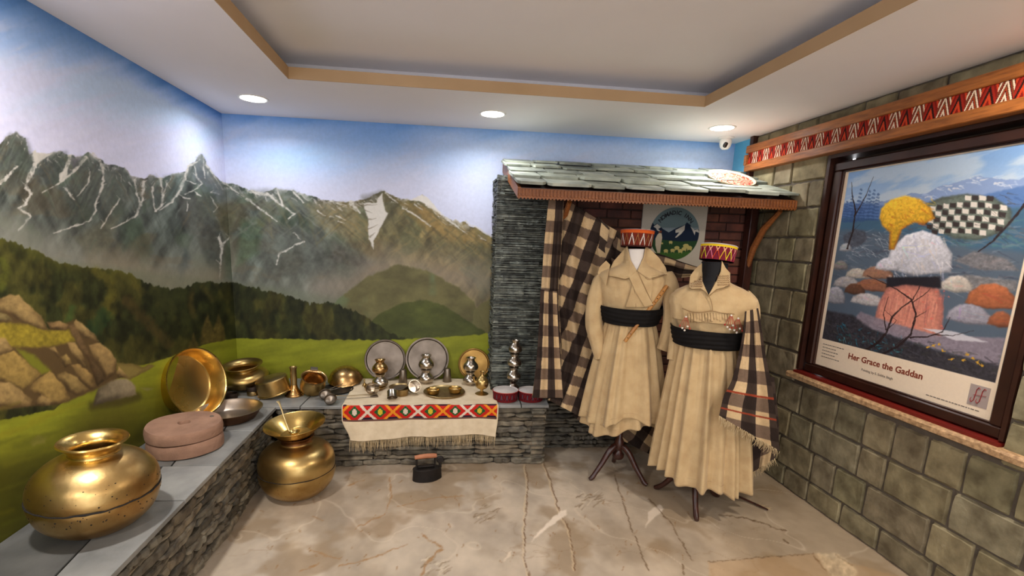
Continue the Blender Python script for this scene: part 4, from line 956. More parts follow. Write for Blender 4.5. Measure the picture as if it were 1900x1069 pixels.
# loaded bundle, pale sack, yellow cloth heap and salmon sack as plain shapes
p.poly([(300, 150), (360, 128), (430, 124), (500, 142), (545, 176), (556, 214), (530, 248), (480, 268), (420, 262), (350, 230)], (98, 108, 100), 5, 1, (60, 66, 62), 16, .6, .3)
for i in range(12):
    for j in range(6):
        g1_ = i*19+8; cx0 = 302+g1_; cy0 = 128+j*20+.0012*(cx0-400)**2
        if not ((cx0-425)/118)**2+((cy0-190)/62)**2 < 1: continue
        p.poly([(cx0, cy0), (cx0+17, cy0+3), (cx0+19, cy0+18), (cx0+2, cy0+15)], (206, 198, 190) if (i+j) % 2 == 0 else (52, 44, 44), 1.6, .95)
dabs(34, 330, 540, 130, 260, [(60, 54, 52), (90, 86, 82)], 2, 5, 14, 40, .5, .5)
hump(320, 330, 108, 96, (202, 200, 208)); hump(220, 360, 44, 30, (198, 196, 204))
dabs(60, 230, 410, 250, 400, [(224, 220, 222), (170, 172, 196), (190, 186, 196), (210, 196, 186)], 3, 8, 14, 40, 1.0, .5)
p.poly([(160, 150), (190, 122), (240, 112), (290, 128), (330, 160), (350, 196), (320, 214), (286, 206), (250, 230), (236, 300), (216, 300), (208, 240), (176, 214), (160, 186)], (208, 162, 50), 5, 1, (176, 84, 32), 12, .6, .4, (-.3, -.9))
dabs(40, 170, 330, 125, 220, [(222, 182, 66), (190, 130, 36), (176, 84, 34), (214, 170, 54)], 3, 7, 14, 36, .6, .5)
p.poly([(228, 400), (400, 384), (410, 420), (330, 440), (232, 436)], (34, 32, 38), 5, .95)
p.poly([(206, 580), (214, 500), (232, 440), (300, 420), (404, 424), (428, 480), (440, 580), (330, 600)], (196, 128, 110), 5, 1, (140, 88, 84), 22, .6, .25)
dabs(60, 225, 425, 435, 500, [(214, 154, 132), (164, 100, 90), (188, 120, 106), (150, 92, 90)], 3, 7, 40, 80, 1.57, .5, .1)
dabs(26, 300, 440, 430, 580, [(206, 92, 84), (214, 110, 96)], 3, 6, 3, 8, 0, .7)
# parapet and dark foreground
p.poly([(150, 540), (260, 560), (430, 575), (600, 545), (600, 630), (420, 620), (200, 600), (130, 570)], (132, 122, 134), 5, .95, tex=.25)
p.poly([(380, 560), (470, 552), (560, 566), (480, 580)], (196, 194, 202), 3, .9)
p.poly([(-10, 560), (120, 560), (210, 600), (420, 622), (610, 628), (610, 690), (-10, 690)], (54, 52, 58), 8, .95, tex=.6)
dabs(160, -10, 600, 600, 690, [(44, 42, 50), (74, 72, 78), (60, 62, 56), (86, 84, 84)], 3, 8, 10, 40, .1, .5)
dabs(60, 60, 330, 600, 680, [(48, 112, 134), (36, 84, 104), (76, 146, 158), (40, 96, 100)], 3, 7, 8, 24, .4, .65, 1.2)
for a, b in ((420, 610), (436, 604), (404, 622), (450, 622), (520, 616), (534, 622), (510, 636), (548, 632), (560, 640), (480, 640)):
    for k in range(4): p.stroke([(a, b), (a+random.uniform(-9, 9), b+random.uniform(-6, 6))], 4.5, (198, 152, 52), 2, soft=1.2, a=.8)
DKB = (44, 33, 34)
for L, w0, w1 in (([(190, 690), (240, 640), (262, 600), (272, 540), (300, 500), (330, 470), (345, 420)], 13, 3), ([(240, 700), (310, 640), (345, 590), (350, 520), (326, 470), (270, 440), (200, 415), (150, 400)], 12, 2),
                  ([(258, 590), (238, 530), (246, 470)], 5, 2), ([(262, 590), (290, 550), (240, 520)], 4, 1), ([(345, 600), (400, 585), (440, 560), (452, 510)], 7, 2), ([(420, 574), (470, 566), (520, 540)], 4, 1.5), ([(330, 480), (370, 440), (390, 400)], 4, 1.5),
                  ([(48, 300), (60, 230), (56, 150), (30, 90), (20, 40)], 11, 3), ([(58, 170), (90, 100), (108, 30)], 8, 2), ([(52, 240), (86, 205)], 3, 1), ([(600, 110), (560, 200), (520, 270), (490, 300)], 10, 5), ([(350, 530), (380, 500)], 4, 1.5), ([(300, 640), (330, 600)], 4, 2)):
    p.stroke(L, w0*.8, DKB, w1*.8, soft=1.2, a=.95, rag=.3)
# margins
white = np.array([226, 208, 184.])
mL, mR, mT, mB = .030, .026, .012, .148
a_ = np.maximum.reduce([1-sstep(mL-.002, mL+.002, U), sstep(1-mR-.002, 1-mR+.002, U), sstep(1-mT-.002, 1-mT+.002, Vv), 1-sstep(mB-.0015, mB+.0015, Vv)])
p.C = p.C*(1-a_[:, None])+white*a_[:, None]
c = p.out(1.15)
grid_obj('print', P, M['print'], po, cols=c, smooth=False)
TX = FX_+.0262
def ptext(name, s, size, u, vv, mat, bold=0, align='CENTER'):
    Mx = Matrix.Translation((TX, py1-(py1-py0)*u, pz0+(pz1-pz0)*vv))@Matrix.Rotation(-PI/2, 4, 'Z')@MX
    return text_mesh(name, s, size, mat, po, Mx, .0004, bold, align)
ptext('title_text', 'Her Grace the Gaddan', .0485, .455, .084, M['brown_ink'], .0009)
ptext('credit_text', 'Painting by S. Sobha Singh', .019, .43, .045, M['grey_ink'])
mb = MB()
for i in range(5):
    v_ = .122-.0165*i; L_ = (.16, .10, .12, .09, .14)[i]
    k = 0
    yy = py1-(py1-py0)*.045
    while k < L_:
        wd = random.uniform(.006, .018); mb.box((TX, yy-k-wd/2, pz0+(pz1-pz0)*v_), (.0005, wd, .0045)); k += wd+.004
mb.build('left_small_print', M['grey_ink'], po); mb = MB()
k = 0
while k < .24:
    wd = random.uniform(.006, .018); mb.box((TX, py1-(py1-py0)*.705-k-wd/2, pz0+(pz1-pz0)*.028), (.0005, wd, .0045)); k += wd+.004
mb.build('corner_small_print', M['grey_ink'], po)
ey, ez = py1-(py1-py0)*.925, pz0+(pz1-pz0)*.083
M['emblem_bg'] = pmat('emblem_grey', (168, 152, 146), .6)
M['emblem_red'] = pmat('emblem_red', (150, 34, 40), .6)
eb = MB().box((TX, ey, ez), (.0006, .082, .098)).build('emblem', M['emblem_bg'], po); mb = MB()
for dx in (-.012, .012):
    Pp = [Vector((TX-.0008, ey-dx-.5*a, ez+b)) for a, b in ((.03, .034), (.016, .04), (.004, .028), (0, .005), (-.006, -.022), (-.022, -.034), (-.036, -.024), (-.03, -.012))]
    mb.tube(Pp, [.002, .004, .0045, .004, .0045, .004, .003, .0015], 6, flat=.2)
mb.tube([Vector((TX-.0008, ey+.02, ez+.002)), Vector((TX-.0008, ey-.03, ez+.008))], .0025, 6, flat=.3)
mb.build('monogram', M['emblem_red'], eb)
# red niche board and dark lining
o = tag(MB().box((XR+.035, (NY0+NY1)/2, NZ0+.004), (.13, NY1-NY0-.006, .014)).build('niche_board', M['redboard']), 'red painted board lying on the sill beneath the framed poster', 'board')
nl = bpy.data.objects.new('trim_1', None); link(nl); structure(nl); nl['label'] = 'dark wooden lining boards around the poster niche'
MB().box((XR+.05, NY1-.013, (NZ0+NZ1)/2+.01), (.12, .022, NZ1-NZ0-.02)).build('side_board', M['frame'], nl)
MB().box((XR+.05, NY0+.012, (NZ0+NZ1)/2+.01), (.12, .018, NZ1-NZ0-.02)).build('side_board', M['frame'], nl)
MB().box((XR+.05, (NY0+NY1)/2, NZ1-.012), (.12, NY1-NY0-.05, .022)).build('top_board', M['frame'], nl)

# ================================================================== VESSELS
def RX(a): return Matrix.Rotation(math.radians(a), 4, 'X')
def RY(a): return Matrix.Rotation(math.radians(a), 4, 'Y')
def RZ(a): return Matrix.Rotation(math.radians(a), 4, 'Z')
def TR(*a): return Matrix.Translation(a)
def smoothprof(pts, n=6):
    """Catmull-Rom through (r, z) points"""
    out = []
    P_ = [pts[0]]+list(pts)+[pts[-1]]
    for i in range(1, len(P_)-2):
        a, b, c, d = P_[i-1], P_[i], P_[i+1], P_[i+2]
        for k in range(n):
            t = k/n
            out.append(tuple(max(.0001, .5*((2*b[j])+(-a[j]+c[j])*t+(2*a[j]-5*b[j]+4*c[j]-d[j])*t*t+(-a[j]+3*b[j]-3*c[j]+d[j])*t**3)) if j == 0 else .5*((2*b[j])+(-a[j]+c[j])*t+(2*a[j]-5*b[j]+4*c[j]-d[j])*t*t+(-a[j]+3*b[j]-3*c[j]+d[j])*t**3) for j in (0, 1)))
    out.append(pts[-1]); return out
def put(t, loc, rot=(0, 0, 0)):
    t.location = loc; t.rotation_euler = tuple(math.radians(a) for a in rot); return t
T0 = HB

# ---- large round brass pot on the near end of the ledge
t = thing('brass_pot', 'huge squat round brass water pot with a split seam on the near ledge end', 'pot', (-1.316, 1.86, T0), (0, math.radians(2.5), 0))
body = smoothprof([(.0001, .0), (.08, .0), (.134, .022), (.184, .072), (.204, .130), (.2055, .155)], 6)
lathe('lower_body', body, M['brass_old'], t, 96, sharp=60)
up = smoothprof([(.2035, .158), (.2045, .185), (.192, .225), (.162, .262), (.124, .288), (.092, .300), (.080, .306)], 6)
lathe('upper_body', up, M['brass_old'], t, 96, sharp=60)
nk = [(.083, .302), (.080, .308), (.079, .316), (.085, .328), (.096, .340), (.108, .349), (.112, .353), (.109, .358), (.098, .355), (.086, .346), (.074, .334), (.067, .322), (.068, .300), (.11, .28), (.15, .25)]
lathe('neck_rim', nk, M['brass_bright'], t, 96, sharp=60)
V = []; mb = MB(); P_ = []; R_ = []
for i in range(121):
    a = 2*PI*i/120; P_.append((.2045*math.cos(a), .2045*math.sin(a), .1565+.0012*math.sin(9*a)+.001*math.sin(23*a))); R_.append(.0022+.0016*max(0, math.sin(5*a+1))+random.uniform(0, .0009))
mb.tube(P_, R_, 6); tag(mb.build('seam', M['hole'], t, True), 'dark cracked seam')
mb = MB()
for i in range(150):
    a = random.uniform(0, 2*PI); z = random.choice([random.uniform(.10, .15), random.uniform(.16, .24)]); r = np.interp(z, [p_[1] for p_ in body+up], [p_[0] for p_ in body+up])
    mb.lathe([(.0001, .0012), (random.uniform(.0008, .0036), .0004), (.0001, -.001)], 6, RZ(math.degrees(a))@TR(float(r), 0, z)@RY(90))
tag(mb.build('pits', M['hole'], t), kind='stuff')

# ---- grinding stones
def disc_stone(name, lb, r, h, loc, hole=False, rot=(0, 0, 0), seed_=1):
    rr = random.Random(seed_); n = 72
    prof = [(r*.9, 0), (r*.99, .006), (r*1.0, h*.5), (r*.985, h-.012), (r*.955, h-.002), (r*.6, h), ((.030 if hole else .001), h)]
    if hole: prof += [(.026, h-.008), (.024, .004), (.2*r, 0)]
    V = []; Fc = []; ph = [rr.uniform(0, 6.28) for _ in range(4)]
    for (q, z) in prof:
        for i in range(n):
            a = 2*PI*i/n; k = 1+.012*math.sin(2*a+ph[0])+.008*math.sin(3*a+ph[1])+.004*math.sin(7*a+ph[2])+rr.uniform(-.003, .003)
            V.append((q*k*math.cos(a), q*k*math.sin(a), z+.002*math.sin(3*a+ph[3])))
    m_ = len(prof)
    for k in range(m_ if hole else m_-1):
        for i in range(n):
            j = (i+1) % n; k2 = (k+1) % m_; Fc.append((k*n+i, k*n+j, k2*n+j, k2*n+i))
    if not hole: Fc.append(tuple(range(n-1, -1, -1))); Fc.append(tuple((m_-1)*n+i for i in range(n)))
    o = mesh_obj(name, V, Fc, M['grind'], None, True, 45)
    tag(o, lb, 'grinding stone', 'grinding stones on the ledge'); put(o, loc, rot); return o
GX, GY = -1.345, 2.58
disc_stone('grinding_stone', 'lower disc of the pink sandstone hand mill resting on the slabs', .178, .074, (GX+.004, GY-.002, T0+.001), False, seed_=3)
o = disc_stone('grinding_stone', 'upper disc of the pink sandstone hand mill with a central grain hole', .180, .064, (GX-.004, GY+.004, T0+.077), True, (1.0, 1.0, 0), 8)
MB().lathe([(.0001, .0), (.012, .0), (.012, .004), (.008, .006), (.0001, .004)], 14, TR(.10, .09, .0595)).build('handle_socket', M['mortar'], o)

# ---- big brass basin leaning on the left wall
t = thing('brass_basin', 'big bright brass basin leaning upright on the mural behind the grinding stones', 'basin', (0, 0, 0))
pr = [(.0001, 0), (.168, .0), (.184, .008), (.206, .105), (.214, .112), (.214, .116), (.207, .115), (.201, .108), (.179, .014), (.166, .006), (.0001, .006)]
lathe('bowl', pr, M['brass_bright'], t, 80, sharp=35)
nrm = Vector((.90, -.33, .26)).normalized(); q = Vector((0, 0, 1)).rotation_difference(nrm)
t.rotation_mode = 'QUATERNION'; t.rotation_quaternion = q; t.location = (-1.560, 3.03, T0+.214)

# ---- shallow tinned pan
t = thing('tinned_pan', 'wide shallow pan, silvery inside and coppery outside, behind the grinding stones', 'pan', (-1.290, 3.00, T0), (0, 0, 0))
t.scale = (1.10, 1.10, 1.0)
lathe('pan_outside', [(.0001, 0), (.115, 0), (.135, .010), (.162, .058), (.170, .066), (.172, .070)], M['copper'], t, 64)
lathe('pan_inside', [(.172, .070), (.168, .0705), (.160, .062), (.131, .015), (.110, .007), (.0001, .007)], M['tin'], t, 64)

# ---- wide-mouthed brass pot near the corner
t = thing('brass_pot', 'wide-mouthed squat brass pot with an everted rim near the room corner', 'pot', (-1.430, 3.62, T0+.012), (math.radians(7), math.radians(-3), 0))
t.scale = (1.06, 1.06, 1.0)
lathe('body', smoothprof([(.0001, .004), (.07, .004), (.125, .035), (.158, .078), (.150, .108), (.118, .132), (.096, .146)], 5), M['brass'], t, 72, sharp=60)
lathe('rim', smoothprof([(.096, .144), (.096, .156), (.112, .172), (.130, .180), (.128, .184), (.104, .174), (.090, .158), (.090, .140), (.130, .11), (.145, .08), (.11, .035), (.0001, .012)], 5), M['brass'], t, 72, sharp=60)
# small dark rings
def cap(name, lb, loc, r, h, mt, rot=(0, 0, 0), cat='cup', group=None):
    o = lathe(name, [(.0001, 0), (r*.9, 0), (r, .004), (r, h), (r*.97, h+.002), (r*.90, h), (r*.90, .006), (.0001, .005)], mt, None, 40)
    tag(o, lb, cat, group); put(o, loc, rot); return o
gC = 'small dark metal cups behind the pan'
cap('metal_cup', 'small dark brown metal cup standing alone just behind the tinned pan', (-1.445, 3.40, T0), .041, .035, M['darkmetal'], group=gC)
cap('metal_cup', 'small dark metal cup under the other one below the wide-mouthed pot', (-1.325, 3.47, T0), .040, .030, M['brass_dull'], group=gC)
cap('metal_cup', 'small dark metal cup on top of the other one below the wide-mouthed pot', (-1.325, 3.47, T0+.0325), .043, .032, M['darkmetal'], group=gC)

# ---- flat brass box resting tilted
t = thing('brass_canister', 'short upturned brass canister tipped towards the left beside the wide-mouthed pot', 'canister')
lathe('side', [(.0001, 0), (.112, 0), (.118, .002), (.118, .008), (.112, .012), (.109, .104), (.103, .110)], M['brass'], t, 64)
lathe('base', [(.103, .110), (.098, .1125), (.0001, .112)], M['brass_dull'], t, 64)
put(t, (-1.165, 3.455, T0+.026), (4, -12, 0))

# ---- stand with tube
t = thing('brass_stand', 'brass candle stand with a tall tube on a stepped round foot', 'candle stand', (-1.035, 3.46, T0))
lathe('foot', [(.0001, 0), (.064, 0), (.066, .006), (.062, .016), (.056, .018), (.054, .024), (.036, .040), (.026, .062), (.022, .08)], M['bronze'], t, 48)
lathe('tube', [(.022, .078), (.023, .12), (.022, .20), (.026, .206), (.027, .212), (.022, .214), (.018, .205), (.018, .1), (.0001, .1)], M['brass_dull'], t, 40)

# ---- small handi with tongs
t = thing('brass_saucepan', 'small deep brass saucepan tilted towards the viewer with a riveted side handle', 'saucepan')
lathe('body', smoothprof([(.0001, .0), (.058, .002), (.082, .018), (.088, .055), (.082, .095), (.078, .112)], 5), M['brass'], t, 56, sharp=60)
lathe('rim', [(.078, .110), (.080, .118), (.090, .124), (.091, .128), (.085, .128), (.074, .120), (.072, .110), (.076, .09), (.080, .055), (.074, .02), (.0001, .008)], M['bronze'], t, 56, sharp=60)
MB().box((-.03, .095, .130), (.052, .036, .006), (0, 0, .3), bev=.002).build('handle', M['grey_metal'], t)
put(t, (-.92, 3.49, T0+.024), (18, 15, 0))
t = thing('metal_tongs', 'dull brass tongs lying open on the ledge beside the small saucepan', 'tongs', (-.835, 3.47, T0+.045))
mb = MB(); mb.tube([(0, 0, -.02), (.06, .07, -.012), (.125, .16, .0)], [.0035, .003, .002], 6, flat=.5); mb.build('arm', M['grey_metal'], t, True)
mb = MB(); mb.tube([(0, 0, -.02), (.07, .055, -.020), (.145, .13, -.012)], [.0035, .003, .002], 6, flat=.5); mb.build('arm', M['grey_metal'], t, True)

# ---- black disc standing in for the shade under the bowl, and dome bowl
o = lathe('bowl_shade_disc', [(.0001, .0), (.115, .0), (.128, .006), (.130, .012), (.124, .012), (.112, .006), (.0001, .006)], M['iron'], None, 56)
tag(o, 'round black disc lying flat on the ledge as the shade under the upturned bowl', 'shade disc'); put(o, (-.765, 3.575, T0))
t = thing('brass_bowl', 'upturned shiny brass bowl propped on the black shade disc by the wall', 'bowl')
pr = [(.0001, .092), (.035, .090), (.075, .076), (.108, .048), (.128, .012), (.133, .002), (.135, .0), (.131, -.001), (.124, .010), (.103, .044), (.072, .070), (.0001, .086)]
lathe('bowl', pr, M['bronze'], t, 64, sharp=60)
put(t, (-.725, 3.740, T0+.045), (14, 0, 0))

# ---- ladles
def ladle(lb, p0, p1, p2, mt):
    t = thing('ladle', lb, 'ladle', tuple(p0), group='ladles at the left end of the cloth')
    lathe('bowl', smoothprof([(.0001, -.004), (.023, -.001), (.038, .014), (.043, .032), (.041, .032), (.036, .016), (.0001, .001)], 4), M['grey_metal'], t, 32, RX(35)@TR(0, 0, .004), 60)
    a = Vector(p1)-Vector(p0); b = Vector(p2)-Vector(p0)
    MB().tube([a*.12+Vector((0, 0, .012)), a, b], [.004, .0032, .0028], 8, flat=.6).build('handle', mt, t, True)
    return t, b, a
L1 = ladle('round-headed ladle lying further from the ledge front, handle on the cloth', (-.795, 3.385, T0+.012), (-.66, 3.40, T0+.014), (-.445, 3.44, T0+.018), M['brass_dull'])
L2 = ladle('round-headed ladle at the very edge of the ledge with its handle on the cloth', (-.735, 3.275, T0+.012), (-.62, 3.33, T0+.018), (-.43, 3.38, T0+.014), M['grey_metal'])
tt, b, a = L2
mb = MB(); mb.add([b+Vector((-.055, -.004, .001)), b+Vector((.005, -.006, .001)), b+Vector((-.010, .042, .003)), b+Vector((-.055, -.004, .004)), b+Vector((.005, -.006, .004)), b+Vector((-.010, .042, .006))], [(2, 1, 0), (3, 4, 5), (0, 1, 4, 3), (1, 2, 5, 4), (2, 0, 3, 5)]); mb.build('hanging_end', M['grey_metal'], tt)
# small bell
t = thing('hand_bell', 'tiny brass bell standing on the left back corner of the cloth', 'bell', (-.565, 3.66, T0+.004))
lathe('bell', [(.018, 0), (.020, .002), (.015, .014), (.012, .026), (.005, .031), (.0001, .032)], M['brass'], t, 24)
lathe('handle', [(.004, .030), (.003, .040), (.006, .046), (.003, .052), (.004, .064), (.0001, .068)], M['brass'], t, 16)

# ================================================================== CLOTH ON THE LEDGE
def runner_x(u, s):       # u across 0..1, s metres from back edge
    return 0
CY0, CTOP = 3.865, 3.865-(YLED-.012)
xa_b, xb_b, xa_f, xb_f = -.655, .420, -.648, .432
nU, nS = 180, 120; DROP = .225
P = np.zeros((nS, nU, 3)); U_ = np.linspace(0, 1, nU)
sv = np.concatenate([np.linspace(0, CTOP, 44), CTOP+np.linspace(.004, DROP, nS-44)])
for j, s in enumerate(sv):
    for i, u in enumerate(U_):
        if s <= CTOP:
            y = CY0-s; k = s/CTOP; x = (xa_b+(xa_f-xa_b)*k)*(1-u)+(xb_b+(xb_f-xb_b)*k)*u; z = T0+.006+.0015*math.sin(u*19+s*9)*math.sin(s*20); y0 = y
        else:
            d = s-CTOP; kk = d/DROP
            x = xa_f*(1-u)+xb_f*u; x += (.052*(1-u)**2-.010*u**2)*sstep(.35, 1, np.array(kk))+.004*math.sin(u*30)*kk
            fold = .010*math.sin(u*11+.6)*kk+.009*math.exp(-((u-.46)/.035)**2)*kk+.006*math.sin(u*27)*kk
            wav = -.036*math.sin(u*PI*2.0+.2)*kk-.020*math.sin(u*PI*4+.5)*kk*.5-.02*(u < .22)*(.22-u)*4*kk
            y = YLED-.020-min(d, .02)*.3-fold-.004; z = T0+.004-d+wav*.4+.008*math.exp(-((u-.47)/.06)**2)*kk
        P[j, i] = (x, y, z)
tt = thing('table_runner', 'cream wool runner with fringe and a red geometric woven band draped over the ledge', 'runner')
cl = grid_obj('cloth', P, M['cream'], tt, solid=.003)
# band
nb_ = 760; nv_ = 46
B_ = np.zeros((nv_, nb_, 3)); Cc = np.zeros((nv_, nb_, 3))
pal = dict(r=(188, 34, 26), g=(34, 84, 40), w=(216, 196, 176), o=(222, 140, 34), n=(36, 26, 44), y=(204, 176, 50), b=(104, 72, 62))
per = .172
for j in range(nv_):
    s = CTOP-.024+.122*j/(nv_-1); jf = np.interp(s, sv, np.arange(nS)); j0 = int(jf); fr = jf-j0; j1 = min(j0+1, nS-1)
    for i in range(nb_):
        uf = (nU-1)*(.006+.985*i/(nb_-1)); i0 = int(uf); fi = uf-i0; i1 = min(i0+1, nU-1)
        B_[j, i] = (P[j0, i0]*(1-fi)+P[j0, i1]*fi)*(1-fr)+(P[j1, i0]*(1-fi)+P[j1, i1]*fi)*fr; B_[j, i, 1] -= .0040; B_[j, i, 2] += .0030
        xx = B_[j, i, 0]-xa_f; v_ = (j/(nv_-1)*2-1)/.80
        if abs(v_) > 1: Cc[j, i] = lin(pal['b']); continue
        st = 11.0; k = xx/per; f_ = (k % 1)-.5; cell = int(math.floor(k))
        fq = (math.floor(abs(f_)*2*st)+.5)/st; vq = (math.floor(abs(v_)*st*.62)+.5)/(st*.62)
        d = fq+vq*.62                               # distance from the diamond centre
        if vq < .22 and fq < .20 or (vq < .38 and fq < .09): key = 'y' if cell % 2 else 'w'
        elif d < .46: key = 'g'
        elif d < .72: key = 'r'
        else:
            e = (1-fq); dx = abs(e-vq*.62)
            if dx < .17: key = ('w' if cell % 2 == (0 if f_ > 0 else 1) else 'o')
            elif e < vq*.62: key = 'n' if vq > .75 else 'r'
            else: key = 'r'
        Cc[j, i] = lin(pal[key])
tag(grid_obj('woven_band', B_, M['woven'], tt, cols=Cc), 'red band of green, white and orange diamonds')
mb = MB(); hem = P[-1]
for i in range(150):
    u = random.uniform(0, 1)*(nU-1); i0 = int(u); h = Vector(hem[i0]); L = random.uniform(.055, .095); dx = random.uniform(-.012, .012)
    mb.tube([h+Vector((0, -.001, .004)), h+Vector((dx*.4, -.004, -L*.5)), h+Vector((dx, -.003+random.uniform(-.004, .006), -L))], [.0016, .0014, .0007], 4)
for i in range(210):
    u = i/209*(nU-1); h = Vector(hem[int(u)]); L = random.uniform(.035, .08); dx = random.uniform(-.008, .008)
    mb.tube([h+Vector((0, -.002, .003)), h+Vector((dx, -.003, -L))], [.0014, .0006], 4)
tag(mb.build('fringe', M['fringe'], tt, True), kind='stuff')
TC = T0+.0085                                     # top of the cloth

# ---- plates against the wall
def plate(lb, x, r, mt, tilt, cat='plate', zb=TC):
    o = thing('metal_plate', lb, cat, (0, 0, 0), group='round plates leaning on the painted wall')
    lathe('dish', [(.0001, 0), (r*.87, 0), (r*.90, .003), (r*.955, .014), (r*.93, .014), (r*.88, .006), (.0001, .004)], mt, o, 80)
    lathe('rim', [(r*.95, .012), (r*.985, .011), (r, .013), (r, .017), (r*.985, .018), (r*.95, .016)], mt, o, 80)
    a = math.radians(90-tilt); zc_ = r*math.sin(a)+zb
    o.rotation_euler = (a, 0, 0); o.location = (x, YB-.008-r*math.cos(a), zc_); return o
plate('dull grey metal plate leaning on the wall nearest the brass bowls, left of three', -.425, .166, M['plate_metal'], 13)
plate('largest dull grey metal plate leaning on the wall between two others', -.085, .176, M['plate_metal'], 12)
plate('smaller brass-coloured plate leaning on the wall beside the slate pillar', .300, .131, M['plate_brass'], 13)

# ---- lotas
def lota(lb, r, h, mt, loc, rot=(0, 0, 0), group='small round pots stacked in pairs on the cloth'):
    t = thing('water_pot', lb, 'pot', loc, tuple(math.radians(a) for a in rot), group)
    lathe('body', smoothprof([(.0001, .001), (r*.50, .001), (r*.58, h*.05), (r*.93, h*.20), (r, h*.36), (r*.90, h*.54), (r*.64, h*.70), (r*.50, h*.80)], 5), mt, t, 48, sharp=60)
    lathe('rim', [(r*.50, h*.81), (r*.49, h*.86), (r*.54, h*.91), (r*.66, h*.97), (r*.68, h), (r*.62, h), (r*.48, h*.92), (r*.43, h*.84), (r*.5, h*.76), (r*.8, h*.6)], mt, t, 48, sharp=60)
    return t
for (x, y, pair, r1, h1_, r2, h2, m1_, m2_) in ((-.440, 3.615, 'left', .062, .110, .060, .112, 'silver', 'bronze'), (-.092, 3.735, 'middle', .063, .112, .062, .120, 'silver', 'silver'), (.262, 3.690, 'right', .060, .108, .060, .116, 'silver', 'silver')):
    where = {'left': 'in front of the left grey plate', 'middle': 'in front of the largest grey plate', 'right': 'in front of the brass-coloured plate'}[pair]
    lota('silver pot on the cloth, lower of the pair '+where, r1, h1_, M[m1_], (x, y, TC))
    lota(('small bronze pot' if m2_ == 'bronze' else 'round silver pot')+' on top of the pair '+where, r2, h2, M[m2_], (x+.001, y, TC+h1_+.001))
# ---- tumblers
def tumbler(lb, x, y):
    o = lathe('metal_tumbler', [(.036, 0), (.037, .002), (.030, .06), (.026, .105), (.0235, .111), (.0001, .111)], M['grey_metal'], None, 36)
    tag(o, lb, 'tumbler', 'upturned tumblers on the cloth'); put(o, (x, y, TC)); return o
tumbler('upturned dull metal tumbler between the left and the largest plate', -.275, 3.735); tumbler('upturned dull metal tumbler between the largest plate and the brass-coloured one', .078, 3.775)
# ---- spouted pitcher
t = thing('spouted_pitcher', 'small brass spouted pitcher on a round foot at the right end of the cloth', 'pitcher', (.334, 3.455, TC))
t.scale = (1.1, 1.1, 1.1)
lathe('foot', [(.0001, 0), (.044, 0), (.046, .003), (.040, .007), (.018, .014), (.011, .022), (.012, .034), (.020, .040)], M['brass'], t, 48)
lathe('body', smoothprof([(.014, .036), (.036, .046), (.046, .072), (.042, .100), (.022, .122), (.014, .134), (.013, .152), (.018, .160), (.016, .160), (.009, .150), (.009, .134)], 5), M['brass'], t, 48, sharp=60)
MB().tube([(-.036, -.01, .088), (-.052, -.014, .094), (-.058, -.015, .112), (-.060, -.016, .128)], [.012, .009, .007, .009], 14).build('spout', M['brass'], t, True)
# ---- thali with bowls
o = lathe('serving_tray', [(.0001, 0), (.140, 0), (.148, .004), (.154, .014), (.157, .015), (.154, .018), (.148, .012), (.138, .004), (.0001, .004)], M['brass_dull'], None, 80)
tag(o, 'round dull brass tray lying flat on the cloth with two little bowls on it', 'tray'); put(o, (.052, 3.475, TC))
def katori(lb, loc, rot=(0, 0, 0)):
    o = lathe('small_bowl', smoothprof([(.0001, 0), (.036, .001), (.044, .008), (.050, .028), (.053, .036), (.051, .037), (.046, .026), (.040, .010), (.0001, .004)], 4), M['brass'], None, 44, sharp=60)
    tag(o, lb, 'bowl', 'little brass bowls on the round tray'); put(o, loc, rot); return o
katori('little brass bowl on the left side of the round tray', (-.032, 3.445, TC+.0055)); katori('little brass bowl on the right side of the round tray', (.132, 3.475, TC+.0055))
# ---- jumble of cups
gq = 'small cups and dishes heaped before the left pair of pots'
o = lathe('brass_dish', [(.0001, 0), (.060, 0), (.075, .010), (.084, .022), (.082, .024), (.072, .012), (.0001, .004)], M['brass'], None, 48); tag(o, 'shallow brass dish under the silver pot of the left pair', 'dish', gq); put(o, (-.455, 3.60, TC))
o.location = (-.475, 3.585, TC)
def cup(lb, loc, rot, r, h, mt, cat='cup'):
    o = lathe('metal_cup', [(.0001, 0), (r*.86, 0), (r*.92, .004), (r, h*.9), (r*1.02, h), (r*.97, h), (r*.93, h*.85), (r*.86, .008), (.0001, .006)], mt, None, 40)
    tag(o, lb, cat, gq); put(o, loc, rot); return o
cup('battered silver cup lying on its side nearest the ladle handles', (-.455, 3.455, TC+.040), (68, 20, -40), .040, .062, M['silver'])
o = cup('upturned cup showing its pale white base at the front of the heap', (-.330, 3.305, TC+.048), (150, -10, 0), .037, .055, M['silver'])
o.rotation_euler = (math.radians(140), math.radians(-8), 0); o.location = (-.325, 3.345, TC+.062)
lathe('white_base', [(.0001, -.0015), (.031, -.0015), (.031, .001), (.0001, .001)], M['whiteform'], o, 32)
cup('dull brass ring-shaped cup in the middle of the heap', (-.262, 3.430, TC+.002), (0, 0, 0), .052, .050, M['brass_dull'])
o = lathe('metal_dish', [(.0001, .0), (.040, .0), (.046, .003), (.046, .007), (.038, .008), (.0001, .008)], M['grey_metal'], None, 40); tag(o, 'flat grey metal disc lying tilted over the brass ring-shaped cup', 'dish', gq); put(o, (-.275, 3.420, TC+.057), (4, -7, 0))
cup('silver cup tipped over at the right side of the heap', (-.190, 3.475, TC+.046), (62, 28, 10), .046, .062, M['silver'])
